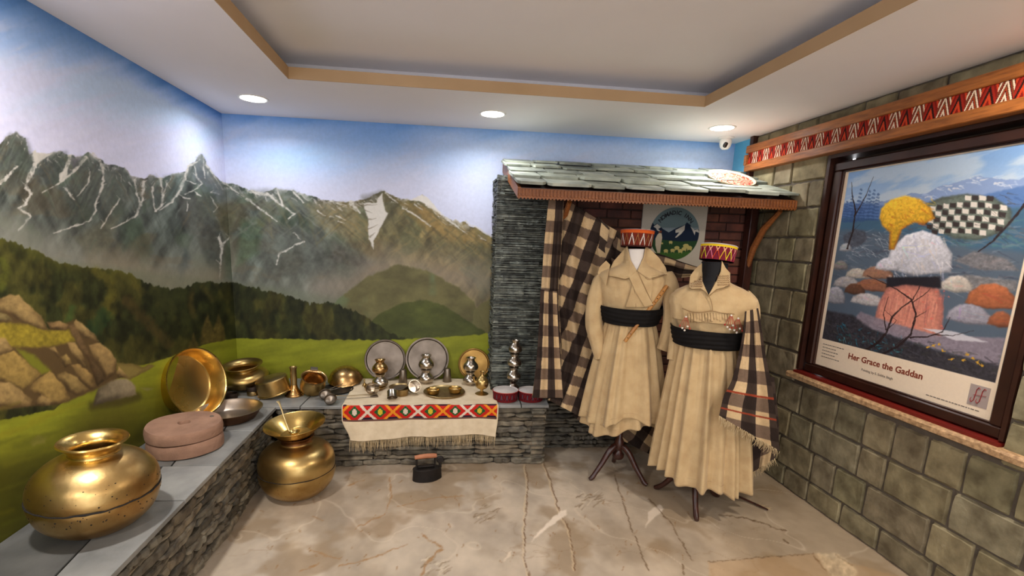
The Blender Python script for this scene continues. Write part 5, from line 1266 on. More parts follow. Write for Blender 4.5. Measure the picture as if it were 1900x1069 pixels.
o = lathe('brass_dish', [(.0001, 0), (.062, 0), (.078, .008), (.086, .018), (.084, .020), (.074, .010), (.0001, .004)], M['brass_dull'], None, 48); tag(o, 'shallow brass dish lying behind the heap of cups near the left tumbler', 'dish', gq); put(o, (-.285, 3.585, TC), (0, 0, 0))

# ---- stack of four pots by the pillar
z = T0
for i, (r, h) in enumerate(((.052, .104), (.056, .106), (.056, .104), (.052, .108))):
    lota(('lowest', 'second from the bottom', 'third from the bottom', 'topmost')[i]+' silver pot of the four-high stack by the slate pillar', r, h, M['silver'], (.575+.002*i, 3.478, z+.0005), group='four silver pots stacked by the slate pillar'); z += h+.0005

# ---- woven caps
def hat_cols(style, n, rows, per_):
    C_ = np.zeros((rows, n, 3))
    for j in range(rows):
        for i in range(n):
            v_ = j/(rows-1); u = (i/n*per_); f_ = abs((u % 1)*2-1); q = f_*.9+v_*.95
            if style == 'red':
                k = int(q*5) % 3; c = ((128, 20, 24), (96, 14, 20), (50, 24, 34))[k]
                if v_ < .14 or v_ > .9: c = (110, 20, 22)
                if abs(v_-.5) < .22 and f_ < .16: c = (60, 74, 84)
            elif style == 'orange':
                if v_ > .82: c = (206, 92, 34)
                elif v_ < .10: c = (60, 24, 18)
                else:
                    k = int(math.floor(u)) % 2; d_ = abs(v_-.12-.62*(1-f_))
                    c = (112, 38, 22)
                    if d_ < .10: c = (222, 206, 196) if k else (150, 92, 50)
                    elif abs(d_-.16) < .05: c = (44, 20, 20)
            else:
                if v_ > .84: c = (222, 190, 30)
                else:
                    k = int(math.floor(u)) % 4; d_ = abs(v_-.06-.66*(1-f_)); c = (112, 22, 44)
                    if d_ < .09: c = ((222, 200, 40), (214, 110, 130), (190, 60, 30), (210, 150, 40))[k]
                    elif abs(d_-.15) < .05: c = (48, 16, 36)
                    e_ = abs(v_-.60-.5*(f_))
                    if e_ < .07 and f_ < .5: c = (222, 160, 130)
            C_[j, i] = lin(c)
    return C_
def hat(lb, style, loc, r, h, rot=(0, 0, 0), group=None, flare=1.06, topm='felt'):
    t = thing('woollen_hat', lb, 'hat', loc, tuple(math.radians(a) for a in rot), group)
    n, rows = 240, 36; P_ = np.zeros((rows, n, 3))
    for j in range(rows):
        v_ = j/(rows-1); rr = r*(1+(flare-1)*v_)
        for i in range(n):
            a = 2*PI*i/n; w_ = 1+.02*math.sin(2*a+1); P_[j, i] = (rr*w_*math.cos(a), rr*w_*math.sin(a), h*v_)
    grid_obj('patterned_band', P_, M['redhat'], t, cols=hat_cols(style, n, rows, {'red': 14, 'orange': 18, 'yellow': 16}[style]), closeu=True)
    mb = MB(); V = []; rings = [(1.0, 0.0), (.985, .004), (.93, -.006), (.7, .004), (.35, .010), (.02, .012)]
    n = 60
    for q, dz in rings:
        for i in range(n):
            a = 2*PI*i/n; w_ = 1+.02*math.sin(2*a+1); V.append((r*flare*q*w_*math.cos(a), r*flare*q*w_*math.sin(a), h+dz+.004*math.sin(2*a)*(q < .9)*q))
    Fc = [(k*n+i, k*n+(i+1) % n, (k+1)*n+(i+1) % n, (k+1)*n+i) for k in range(len(rings)-1) for i in range(n)]+[tuple((len(rings)-1)*n+i for i in range(n))]
    mb.add(V, Fc).build('crown', M[topm], t, True, 50)
    mb = MB(); mb.tube([(r*flare*(1+.02*math.sin(2*a+1))*math.cos(a), r*flare*(1+.02*math.sin(2*a+1))*math.sin(a), h) for a in [2*PI*i/64 for i in range(65)]], .0022, 6); mb.build('edge_piping', M['redthread'] if style != 'yellow' else M['felt'], t, True)
    lathe('lining', [(r*.97, .0), (r*.97, h*.5), (.0001, h*.8)], M['black'], t, 48)
    return t
hat('red patterned woollen cap with pale top beside the cloth runner', 'red', (.500, 3.350, T0+.002), .088, .072, group='red caps on the ledge by the pillar')
hat('red patterned woollen cap with pale top partly behind the hanging checked shawl', 'red', (.690, 3.350, T0+.002), .088, .070, group='red caps on the ledge by the pillar')

# ================================================================== FLOOR OBJECTS
FPX, FPY = -.868, 2.90
t = thing('brass_pot', 'big round brass water pot with a seam standing on the floor by the ledge corner', 'pot', (FPX, FPY, 0))
t.scale = (1, 1, .935)
lo = smoothprof([(.0001, .0), (.085, .0), (.150, .024), (.205, .085), (.227, .150), (.228, .190)], 6)
lathe('lower_body', lo, M['brass'], t, 96, sharp=60)
up = smoothprof([(.226, .192), (.226, .240), (.212, .292), (.176, .332), (.132, .352), (.100, .362), (.090, .372)], 6)
lathe('upper_body', up, M['brass'], t, 96, sharp=60)
lathe('neck_rim', smoothprof([(.090, .370), (.086, .384), (.092, .398), (.104, .408), (.108, .412), (.100, .412), (.084, .400), (.078, .380), (.09, .36), (.13, .34)], 4), M['copper'], t, 72, sharp=60)
P_ = []; R_ = []
for i in range(121):
    a = 2*PI*i/120; P_.append((.2268*math.cos(a), .2268*math.sin(a), .191+.001*math.sin(9*a))); R_.append(.0017+.001*max(0, math.sin(4*a))+random.uniform(0, .0006))
tag(MB().tube(P_, R_, 6).build('seam', M['hole'], t, True), 'dark seam')
mb = MB()
for i in range(26):
    a = math.radians(random.uniform(230, 330)); z_ = random.uniform(.05, .16); r = float(np.interp(z_, [p_[1] for p_ in lo], [p_[0] for p_ in lo]))
    mb.lathe([(.0001, .0012), (random.uniform(.001, .003), .0004), (.0001, -.001)], 6, RZ(math.degrees(a))@TR(r, 0, z_)@RY(90))
tag(mb.build('pits', M['copper'], t), kind='stuff')
t = thing('brass_bowl', 'flared bright brass bowl sitting on the mouth of the floor pot', 'bowl', (FPX, FPY, .3875), (math.radians(4), math.radians(-3), 0))
t.scale = (1, 1, .86)
lathe('bowl', smoothprof([(.0001, 0), (.085, .001), (.100, .008), (.140, .052), (.176, .088), (.180, .092), (.175, .093), (.137, .060), (.096, .016), (.08, .009), (.0001, .008)], 5), M['brass_bright'], t, 80, sharp=50)
t = thing('brass_spoon', 'brass spoon standing in the bright bowl above the floor pot', 'spoon', (FPX-.002, FPY-.03, .400))
lathe('spoon_bowl', smoothprof([(.0001, -.002), (.020, .002), (.034, .014), (.036, .018), (.033, .018), (.019, .006), (.0001, .002)], 4), M['brass_bright'], t, 32, TR(.0, .0, .004), 60)
MB().tube([(-.028, .01, .020), (-.075, .065, .095), (-.115, .115, .162), (-.128, .128, .172)], [.0045, .0035, .006, .012], 8, flat=.35).build('handle', M['brass_dull'], t, True)

# ---- charcoal iron
t = thing('charcoal_iron', 'old black charcoal iron with a wooden grip standing on the marble floor', 'iron', (-.062, 3.035, 0), (0, 0, math.radians(10)))
n = 20; V = []
def boat(z, k, l=.10):
    out = []
    for a in range(n):
        th = 2*PI*a/n; x = math.cos(th); y = math.sin(th); wd = .050*(1-.0*x)*(1-max(0, x)**3*.75); out.append((x*l*k, y*wd*k, z))
    return out
rings = [boat(.0, .98), boat(.006, 1.0), boat(.074, .96), boat(.080, 1.0), boat(.086, .98)]
for r_ in rings: V += r_
Fc = [(k*n+i, k*n+(i+1) % n, (k+1)*n+(i+1) % n, (k+1)*n+i) for k in range(4) for i in range(n)]+[tuple(range(n-1, -1, -1)), tuple(4*n+i for i in range(n))]
mesh_obj('body', V, Fc, M['iron'], t, True, 35)
o = MB().box((-.072, 0, .120), (.012, .020, .075), bev=.003).box((.052, 0, .120), (.012, .020, .075), bev=.003).box((-.01, 0, .099), (.11, .03, .010), bev=.003).build('handle_bracket', M['iron'], t)
MB().tube([(-.085, 0, .165), (-.05, 0, .168), (0, 0, .169), (.045, 0, .167), (.062, 0, .165)], [.013, .0155, .016, .0155, .013], 16).build('wooden_grip', M['grind'] if 0 else pmat('worn_grip', (186, 122, 84), .6, col2=(158, 98, 66), scale=14), t, True)
lathe('front_latch', [(.0001, -.010), (.020, -.010), (.026, -.004), (.026, .004), (.020, .010), (.0001, .010)], M['iron'], t, 24, TR(.088, 0, .135)@RX(90))
MB().tube([(.088, 0, .084), (.088, 0, .125)], [.010, .012], 10).build('latch_stem', M['iron'], t, True)

# ================================================================== DRESS FORMS AND CLOTHES
class Form:
    """torso frame: local s to the right, d towards the viewer, z up"""
    def __init__(s, cx, cy, face, table):
        s.c = np.array([cx, cy, 0.]); a = math.radians(face)
        s.f = np.array([-math.sin(a), -math.cos(a), 0.]); s.r = np.array([math.cos(a), -math.sin(a), 0.])
        s.t = sorted(table)
    def ab(s, z):
        zs_ = [q[0] for q in s.t]; return float(np.interp(z, zs_, [q[1] for q in s.t])), float(np.interp(z, zs_, [q[2] for q in s.t]))
    def pt(s, ss, d, z): return s.c+s.r*ss+s.f*d+np.array([0, 0, z])
    def ring(s, th, z, off=0.):
        a, b = s.ab(z); e = 2/2.4
        cs, sn = math.sin(th), math.cos(th)
        return s.pt((a+off)*abs(cs)**e*(1 if cs >= 0 else -1), (b+off)*abs(sn)**e*(1 if sn >= 0 else -1), z)
    def front(s, ss, z, off=0.):
        a, b = s.ab(z); q = min(.985, abs(ss)/(a+off)); d = (b+off)*(1-q**2.4)**(1/2.4)
        return s.pt(ss, d, z)
    def px(s, x, y, d=.12):
        """measured image point -> (s, z) on the chest plane"""
        P0 = s.pt(0, d, 1.3); q = atp(x, y, P0, s.f); return float((q-s.c)@s.r), float(q[2])
    def patch(s, name, L, mat, parent, off=.006, thick=.004, d=.12, bulge=0.0, local=False, sub=4):
        pts = L if local else [s.px(x, y, d) for x, y in L]
        tri = tessellate_polygon([[Vector((a, b, 0)) for a, b in pts]])
        V = [tuple(p_) for p_ in pts]; Fc = [tuple(t) for t in tri]
        for _ in range(sub):
            mid = {}; NF = []
            def m2(i, j):
                k = (min(i, j), max(i, j))
                if k not in mid: V.append(((V[i][0]+V[j][0])/2, (V[i][1]+V[j][1])/2)); mid[k] = len(V)-1
                return mid[k]
            for a, b, c_ in Fc:
                ab_, bc, ca = m2(a, b), m2(b, c_), m2(c_, a); NF += [(a, ab_, ca), (ab_, b, bc), (ca, bc, c_), (ab_, bc, ca)]
            Fc = NF
        W3 = [s.front(a, b, off+bulge*float(fbm(np.array(a*18+3), np.array(b*18), 2)-.5)) for a, b in V]
        return mesh_obj(name, W3, Fc, mat, parent, True, None, None, thick)

def bodice(fm, name, z0, z1, mat, parent, amp=.004, off=0., n=110, rows=60, flare=0.):
    P_ = np.zeros((rows, n, 3))
    for j in range(rows):
        z = z0+(z1-z0)*j/(rows-1)
        for i in range(n):
            th = 2*PI*i/n; w_ = amp*(2*float(fbm(np.array(math.sin(th)*7+z*3+5), np.array(z*9+math.cos(th)*3), 3))-1)
            w_ += flare*(1-j/(rows-1))**3*(1+.4*math.sin(th*17))
            P_[j, i] = fm.ring(th, z, off+w_)
    return grid_obj(name, P_, mat, parent, closeu=True)

def skirt(fm, name, ztop, zbot, a0, b0, a1, b1, mat, parent, nf, amp, seed_, hemf=None, off=0., th0=0, th1=2*PI, power=.8, shift=0.):
    rr = random.Random(seed_); n = 420; rows = 70
    ctr = sorted([rr.uniform(0, 2*PI) for _ in range(nf)]); ctr = [2*PI*i/nf+rr.uniform(-.35, .35)*2*PI/nf for i in range(nf)]; am = [rr.uniform(.45, 1.2) for _ in range(nf)]; wd = [rr.uniform(.16, .34)*2*PI/nf for _ in range(nf)]
    closed = th1-th0 > 6.28
    P_ = np.zeros((rows, n, 3)); C0 = []
    for i in range(n):
        th = th0+(th1-th0)*i/(n if closed else n-1); g = 0
        for c_, a_, w_ in zip(ctr, am, wd):
            dth = (th-c_+PI) % (2*PI)-PI; g += a_*math.exp(-(dth/w_)**2)
        g2 = .35*math.sin(th*31+seed_)+.25*math.sin(th*53)
        for j in range(rows):
            t = j/(rows-1); z = ztop+(zbot-ztop)*t
            k = t**power; a = a0+(a1-a0)*k; b = b0+(b1-b0)*k
            fold = amp*(g-.40)*(.30+.70*t)+.0035*g2*(1-t)+.003*(float(fbm(np.array(th*6+seed_), np.array(t*3+.4*th), 3))-.5)*4*t
            hz = 0 if hemf is None else hemf(th)*t**2
            sn, cs = math.sin(th), math.cos(th)
            P_[j, i] = fm.pt(shift*k+(a+fold+off)*sn, (b+fold+off)*cs, z+hz-.010*g*t*t)
    o = grid_obj(name, P_, mat, parent, closeu=closed, solid=.003)
    # hem seam
    row = P_[int(rows*.93)]
    mb = MB(); cen = np.append(fm.c[:2], 0)
    pp = [tuple(q+(q-cen-np.array([0, 0, q[2]]))*.012) for q in row[::2]]
    if closed: pp.append(pp[0])
    mb.tube(pp, .0011, 4); mb.build('hem_seam', M['wool_dark'], o)
    return o, P_
def sleeve(name, pts, rad, mat, parent, flat=.75, seed_=1):
    """pts: 3D polyline, rad: radii; wrinkled tube open at the cuff"""
    P3 = [Vector(p_) for p_ in pts]; n = 28; rows = 44; out = np.zeros((rows, n, 3)); m_ = len(P3)
    ref = None
    for j in range(rows):
        t = j/(rows-1)*(m_-1); i0 = min(int(t), m_-2); f_ = t-i0
        a, b, c_, d = P3[max(i0-1, 0)], P3[i0], P3[i0+1], P3[min(i0+2, m_-1)]
        pos = .5*((2*b)+(-a+c_)*f_+(2*a-5*b+4*c_-d)*f_*f_+(-a+3*b-3*c_+d)*f_**3)
        tan = (.5*((-a+c_)+2*(2*a-5*b+4*c_-d)*f_+3*(-a+3*b-3*c_+d)*f_*f_)).normalized()
        r_ = rad[i0]*(1-f_)+rad[i0+1]*f_
        if ref is None: ref = Vector((0, -1, 0))
        e1 = (ref-tan*ref.dot(tan)).normalized(); e2 = tan.cross(e1)
        for i in range(n):
            th = 2*PI*i/n; w_ = 1+.16*(float(fbm(np.array(th*1.4+seed_+2*math.sin(th)), np.array(j/rows*5+1.2*math.sin(th)), 3))-.5)*2+.05*math.sin(3*th+j*.12)
            out[j, i] = pos+e2*math.cos(th)*r_*w_+e1*math.sin(th)*r_*w_*flat
    o = grid_obj(name, out, mat, parent, closeu=True, solid=.003)
    return o
def stand(fm, lb, ztop, legs, mt, footr):
    t = thing('dress_form', lb, 'mannequin', (0, 0, 0)); cx, cy = fm.c[:2]
    lathe('column', [(.0001, .135), (.030, .135), (.040, .150), (.040, .170), (.026, .185), (.022, .20), (.030, .215), (.036, .24), (.030, .27), (.020, .29), (.020, ztop)], M['darkwood'], t, 24, TR(cx, cy, 0))
    for a in legs:
        a = math.radians(a); dx, dy = math.cos(a), math.sin(a); P_ = []; R_ = []
        for k, (rr, zz, q) in enumerate(((.015, .235, .020), (.045, .225, .022), (.085, .185, .021), (.13, .115, .018), (.175, .055, .016), (footr-.01, .022, .017), (footr+.012, .012, .012))):
            P_.append((cx+dx*rr, cy+dy*rr, zz)); R_.append(q)
        mb = MB(); mb.tube(smooth3(P_), list(np.interp(np.linspace(0, 6, len(smooth3(P_))), range(7), R_)), 12, flat=1.0); mb.build('leg', M['darkwood'], t, True)
    return t
def smooth3(P_, n=5):
    P_ = [Vector(p_) for p_ in P_]; out = []
    for i in range(len(P_)-1):
        a, b, c_, d = P_[max(i-1, 0)], P_[i], P_[i+1], P_[min(i+2, len(P_)-1)]
        for k in range(n):
            f_ = k/n; out.append(.5*((2*b)+(-a+c_)*f_+(2*a-5*b+4*c_-d)*f_*f_+(-a+3*b-3*c_+d)*f_**3))
    out.append(P_[-1]); return out

# ---------------- left figure
F1 = Form(1.268, 3.02, 21, [(1.08, .150, .115), (1.13, .158, .118), (1.20, .178, .122), (1.28, .200, .130), (1.35, .215, .124), (1.40, .212, .112), (1.43, .190, .100), (1.455, .140, .088), (1.475, .095, .078), (1.492, .066, .066), (1.51, .056, .058)])
d1 = stand(F1, 'left dress form with white neck on a dark three-legged wooden stand', .62, (195, 315, 75), None, .21)
tc = M['whiteform']
P_ = np.zeros((30, 60, 3))
for j in range(30):
    z = 1.12+(1.585-1.12)*j/29
    for i in range(60):
        th = 2*PI*i/60; P_[j, i] = F1.ring(th, z, -.012) if z < 1.48 else F1.pt(.054*math.sin(th)*(1-.1*(z-1.5)), .056*math.cos(th), z)
tag(grid_obj('torso', P_, M['whiteform'], d1, closeu=True), 'white bust and neck')
MB().lathe([(.0001, .95), (.10, .95), (.10, .955), (.03, .96), (.022, .60)], 40, TR(F1.c[0], F1.c[1], 0)).build('torso_base', M['darkwood'], d1, True)
MB().lathe([(.055, 1.583), (.060, 1.585), (.060, 1.592), (.045, 1.597), (.0001, 1.598)], 40, TR(F1.c[0], F1.c[1], 0)).build('neck_cap', M['darkwood'], d1, True)
g1 = thing('wool_gown', 'beige wool wrap coat with wide lapels and a full skirt on the left dress form', 'gown', (0, 0, 0))
bodice(F1, 'bodice', 1.08, 1.492, M['wool'], g1, .006)
F1.patch('neck_opening', [(1166, 462), (1199, 462), (1197, 478), (1181, 503), (1168, 480)], M['whiteform'], d1, .005, .002, d=.09)
bpy.data.objects['neck_opening']['label'] = 'white chest showing in the collar'
F1.patch('lapel', [(1164, 456), (1152, 470), (1138, 486), (1129, 505), (1130, 513), (1142, 514), (1160, 518), (1169, 514), (1182, 503), (1170, 482)], M['wool'], g1, .013, .005, bulge=.004)
F1.patch('lapel', [(1200, 456), (1212, 466), (1226, 480), (1238, 498), (1241, 510), (1226, 512), (1205, 517), (1197, 514), (1182, 503), (1195, 478)], M['wool'], g1, .014, .005, bulge=.004)
F1.patch('front_overlap', [(1197, 480), (1205, 490), (1212, 530), (1206, 570), (1160, 570), (1168, 545), (1178, 510)], M['wool'], g1, .008, .005, bulge=.006)
F1.patch('front_overlap', [(1168, 484), (1180, 503), (1198, 540), (1212, 566), (1196, 570), (1178, 540), (1166, 512)], M['wool'], g1, .013, .005, bulge=.004)
def line3(fm, L, off, r_, name, mat, parent, d=.12):
    mb = MB(); mb.tube(smooth3([fm.front(*fm.px(x, y, d), off) for x, y in L], 4), r_, 6); return mb.build(name, mat, parent, True)
line3(F1, [(1129, 512), (1142, 515), (1160, 519), (1170, 514), (1182, 504)], .012, .0022, 'lapel_edge', M['wool_dark'], g1)
line3(F1, [(1241, 511), (1226, 514), (1205, 519), (1197, 515)], .012, .0022, 'lapel_edge', M['wool_dark'], g1)
line3(F1, [(1184, 505), (1196, 532), (1210, 562)], .014, .0018, 'front_seam', M['wool_dark'], g1)
line3(F1, [(1172, 516), (1178, 545), (1180, 570)], .010, .0018, 'front_seam', M['wool_dark'], g1)
hem = lambda th: .035*math.sin(th*2+.7)+.018*math.sin(th*5+1)-.012
ub, uP = skirt(F1, 'under_skirt', 1.09, .405, .150, .115, .270, .215, M['wool'], g1, 13, .040, 4, off=-.012, hemf=lambda th: .03*math.sin(th*3)+.03*math.sin(th))
sk, SP = skirt(F1, 'skirt', 1.12, .475, .150, .115, .285, .230, M['wool'], g1, 15, .055, 11, hemf=hem)
def slv(fm, pts, d=0.0):
    out = []
    for x, y, dd in pts:
        P0 = fm.pt(0, dd, 1.3); out.append(atp(x, y, P0, fm.f))
    return out
sleeve('sleeve', slv(F1, [(1124, 508, .0), (1114, 526, .01), (1106, 560, .03), (1103, 600, .05), (1109, 640, .07), (1114, 664, .07)]), [.036, .052, .058, .056, .045, .036], M['wool'], g1, .8, 3)
sleeve('sleeve', slv(F1, [(1236, 508, .0), (1243, 526, .02), (1247, 560, .05), (1246, 600, .08), (1236, 632, .09), (1229, 650, .10)]), [.036, .048, .052, .050, .042, .038], M['wool'], g1, .8, 9)
F1.patch('shoulder_flap', [(1124, 484), (1112, 496), (1108, 508), (1116, 516), (1124, 530), (1128, 512), (1132, 492)], M['wool'], g1, .018, .005, d=.08)
# belt
def belt(fm, lb, zl, zr, z0, z1, off, seed_):
    n, rows = 140, 26; P_ = np.zeros((rows, n, 3))
    for j in range(rows):
        v_ = j/(rows-1)
        for i in range(n):
            th = 2*PI*i/n; dip = -.012*math.cos(th)
            z = z0+(z1-z0)*v_+dip; w_ = .006*math.sin(v_*PI)+.0022*math.sin(v_*26+2*math.sin(th*2+seed_))
            P_[j, i] = fm.ring(th, z, off+w_)
    o = grid_obj('cloth_belt', P_, M['black'], closeu=True, solid=.003); return tag(o, lb, 'belt')
belt(F1, 'wide black cloth belt wound around the left figure over its beige coat', 0, 0, 1.112, 1.222, .026, 1)
# flute
fa = F1.front(*F1.px(1239, 531), .020); fb = F1.front(*F1.px(1159, 632), .040)
Pa, Pb = Vector(fa), Vector(fb); Pm = (Pa+Pb)/2; Pm2 = Vector(F1.front(*F1.px(1193, 588), .024)); ax = (Pb-Pa)
t = thing('bamboo_flute', 'spotted bamboo flute tucked diagonally behind the black belt of the left figure', 'flute', (0, 0, 0))
mb = MB(); ts = [0, .02, .2, .38, .41, .6, .8, .98, 1]; mb.tube([Pa+ax*q for q in ts], [.009, .0125, .012, .012, .013, .012, .0125, .012, .010], 16); mb.build('tube', M['bamboo'], t, True)
for q in (.10, .17, .23, .29, .35, .86, .93):
    c_ = Pa+ax*q+Vector(F1.f)*.0115
    MB().lathe([(.0001, .001), (.0042, .0005), (.0042, -.002)], 12, Matrix.Translation(c_)@Vector((0, 0, 1)).rotation_difference(Vector(F1.f)).to_matrix().to_4x4()).build('finger_hole', M['hole'], t)
hp = F1.pt(.0, 0.0, 1.598)
hat('tall woven cap with orange rim and zigzag band on the white-necked figure', 'orange', tuple(hp), .096, .105, (-3, 2, 0), flare=1.10)

# ---------------- right figure
F2 = Form(1.618, 2.66, 29, [(1.02, .165, .125), (1.08, .172, .126), (1.15, .190, .130), (1.22, .212, .132), (1.28, .232, .122), (1.32, .232, .110), (1.355, .200, .098), (1.385, .145, .088), (1.405, .095, .078), (1.42, .070, .068), (1.44, .060, .062)])
d2 = stand(F2, 'right dress form with black neck on a dark three-legged wooden stand', .62, (252, 132, 12), None, .22)
P_ = np.zeros((30, 60, 3))
for j in range(30):
    z = 1.10+(1.525-1.10)*j/29
    for i in range(60):
        th = 2*PI*i/60; P_[j, i] = F2.ring(th, z, -.012) if z < 1.40 else F2.pt(.060*math.sin(th), .062*math.cos(th), z)
tag(grid_obj('torso', P_, M['blackform'], d2, closeu=True), 'black bust and neck')
MB().lathe([(.0001, .90), (.10, .90), (.10, .905), (.03, .91), (.022, .60)], 40, TR(F2.c[0], F2.c[1], 0)).build('torso_base', M['darkwood'], d2, True)
MB().lathe([(.062, 1.523), (.066, 1.525), (.066, 1.531), (.05, 1.536), (.0001, 1.537)], 40, TR(F2.c[0], F2.c[1], 0)).build('neck_cap', M['darkwood'], d2, True)
g2 = thing('wool_gown', 'beige wool gown with embroidered jacket front and long pleated skirt on right dress form', 'gown', (0, 0, 0))
bodice(F2, 'jacket', 1.190, 1.42, M['wool'], g2, .006, .006, flare=.010)
bodice(F2, 'gathered_waist', 1.07, 1.215, M['wool'], g2, .008, -.004)
F2.patch('neck_opening', [(1302, 486), (1340, 486), (1338, 500), (1314, 549), (1300, 520)], M['blackform'], d2, .011, .002, d=.09)
for o in bpy.data.objects:
    if o.name.startswith('neck_opening.'): o['label'] = 'black chest showing in the collar'
LP1 = [(1303, 489), (1290, 500), (1280, 514), (1278, 534), (1284, 537), (1300, 536), (1311, 543), (1315, 549), (1303, 522)]
LP2 = [(1340, 484), (1347, 498), (1356, 508), (1356, 530), (1340, 535), (1330, 537), (1314, 549), (1329, 524), (1338, 504)]
F2.patch('lapel', LP1, M['wool'], g2, .017, .005, bulge=.003); F2.patch('lapel', LP2, M['wool'], g2, .017, .005, bulge=.003)
line3(F2, [(1278, 535), (1286, 538), (1300, 538), (1312, 545), (1320, 560), (1322, 576)], .018, .0018, 'front_seam', M['wool_dark'], g2)
line3(F2, [(1356, 532), (1340, 537), (1329, 539), (1316, 550)], .018, .0018, 'lapel_edge', M['wool_dark'], g2)
for (x0, y0, x1) in ((1281, 516, 1303), (1331, 513, 1354)):
    mb = MB()
    for k in range(5):
        pts = []
        for i in range(15):
            pts.append(F2.front(*F2.px(x0+(x1-x0)*i/14+k*.2, y0+k*4.0+(1.4 if i % 2 else -1.4)), .0235))
        mb.tube(pts, .0011, 4)
    tag(mb.build('embroidery', M['thread'], g2), 'brown zigzag stitching on the lapel')
line3(F2, [(1266, 572), (1285, 578), (1305, 578), (1320, 576), (1340, 580), (1362, 582)], .022, .003, 'jacket_hem', M['wool_dark'], g2)
mb = MB()
for k in range(15):
    x = 1278+k*5.2; mb.tube([F2.front(*F2.px(x, 580), .014), F2.front(*F2.px(x+1, 588+3*(k % 3)), .016), F2.front(*F2.px(x+.5, 598), .008)], [.004, .0075, .003], 8)
mb.build('gathers', M['wool'], g2, True)
sk2, SP2 = skirt(F2, 'skirt', 1.10, .205, .160, .122, .268, .225, M['wool'], g2, 19, .058, 21, hemf=lambda th: .014*math.sin(th*5)-.030*math.sin(th), power=.72, shift=.035)
sleeve('sleeve', slv(F2, [(1270, 540, -.01), (1263, 556, -.02), (1259, 590, -.02), (1254, 630, .0), (1246, 668, .03)]), [.036, .044, .040, .036, .026], M['wool'], g2, .75, 14)
sleeve('sleeve', slv(F2, [(1380, 545, .0), (1389, 562, -.01), (1392, 590, -.0), (1386, 640, .02), (1380, 668, .03)]), [.030, .046, .052, .048, .040], M['wool'], g2, .75, 17)
belt(F2, 'wide black cloth belt wound around the right figure below its short jacket', 0, 0, 1.045, 1.150, .030, 4)
hp = F2.pt(-.005, 0.0, 1.536)
hat('woven cap with broad yellow rim and maroon zigzags tilted on the black-necked figure', 'yellow', tuple(hp), .094, .088, (-4, 7, 0), flare=1.06)
def tassel(lb, L):
    t = thing('bead_tassel', lb, 'ornament', (0, 0, 0), group='bead and thread tassels on the right figure')
    x, y = L
    top = Vector(F2.front(*F2.px(x, y), .034)); MB().lathe([(.0001, .006), (.005, .004), (.006, 0), (.005, -.004), (.0001, -.006)], 10, Matrix.Translation(top)).build('top_bead', M['bead'], t, True)
    for k in range(5):
        dx = (k-2)*.0085; L_ = .052+.012*((k*7) % 3)
        lower = top+Vector(F2.r)*dx*1.6+Vector((0, 0, -L_))+Vector(F2.f)*.016
        mb = MB(); mb.tube([top+Vector(F2.r)*dx*.2, top+Vector(F2.r)*dx+Vector((0, 0, -L_*.5))+Vector(F2.f)*.010, lower], .0014, 5); mb.build('thread', M['redthread'], t)
        MB().lathe([(.0001, .005), (.005, .003), (.006, -.001), (.003, -.006), (.0001, -.006)], 8, Matrix.Translation(lower)).build('bead', M['bead'] if k in (1, 2, 3) else M['redthread'], t, True)
tassel('white beads on red threads hanging at the left edge of the black belt', (1273, 587)); tassel('white beads on red threads hanging at the right side of the jacket hem', (1356, 584))
tassel('redder threads with beads hanging at the far right edge of the black belt', (1369, 590))

# ================================================================== CHECKED SHAWLS
KD, KB, KG, KC = lin((46, 36, 32)), lin((64, 52, 45)), lin((112, 92, 76)), lin((196, 168, 128))
def plaid(U, V, pu, pv, ou=0., ov=0.):
    """U, V metres on the cloth"""
    U = U+.002*(fbm(V*30, U*10, 2)-.5); a = ((U/pu+ou) % 1) < .5; b = ((V/pv+ov) % 1) < .5
    c = np.where((a & b)[..., None], KD, np.where((a & ~b)[..., None], KB, np.where((~a & b)[..., None], KG, KC)))
    return c*(.9+.25*fbm(U*60, V*60, 3))[..., None]
def smooth_rail(L, n):
    out = np.array([tuple(q) for q in smooth3([Vector((a, b, c_)) for a, b, c_ in L], 12)]); d = np.concatenate([[0], np.cumsum(np.linalg.norm(np.diff(out[:, :2], axis=0), axis=1))]); q = np.linspace(0, d[-1], n)
    return np.stack([np.interp(q, d, out[:, k]) for k in range(3)], 1)
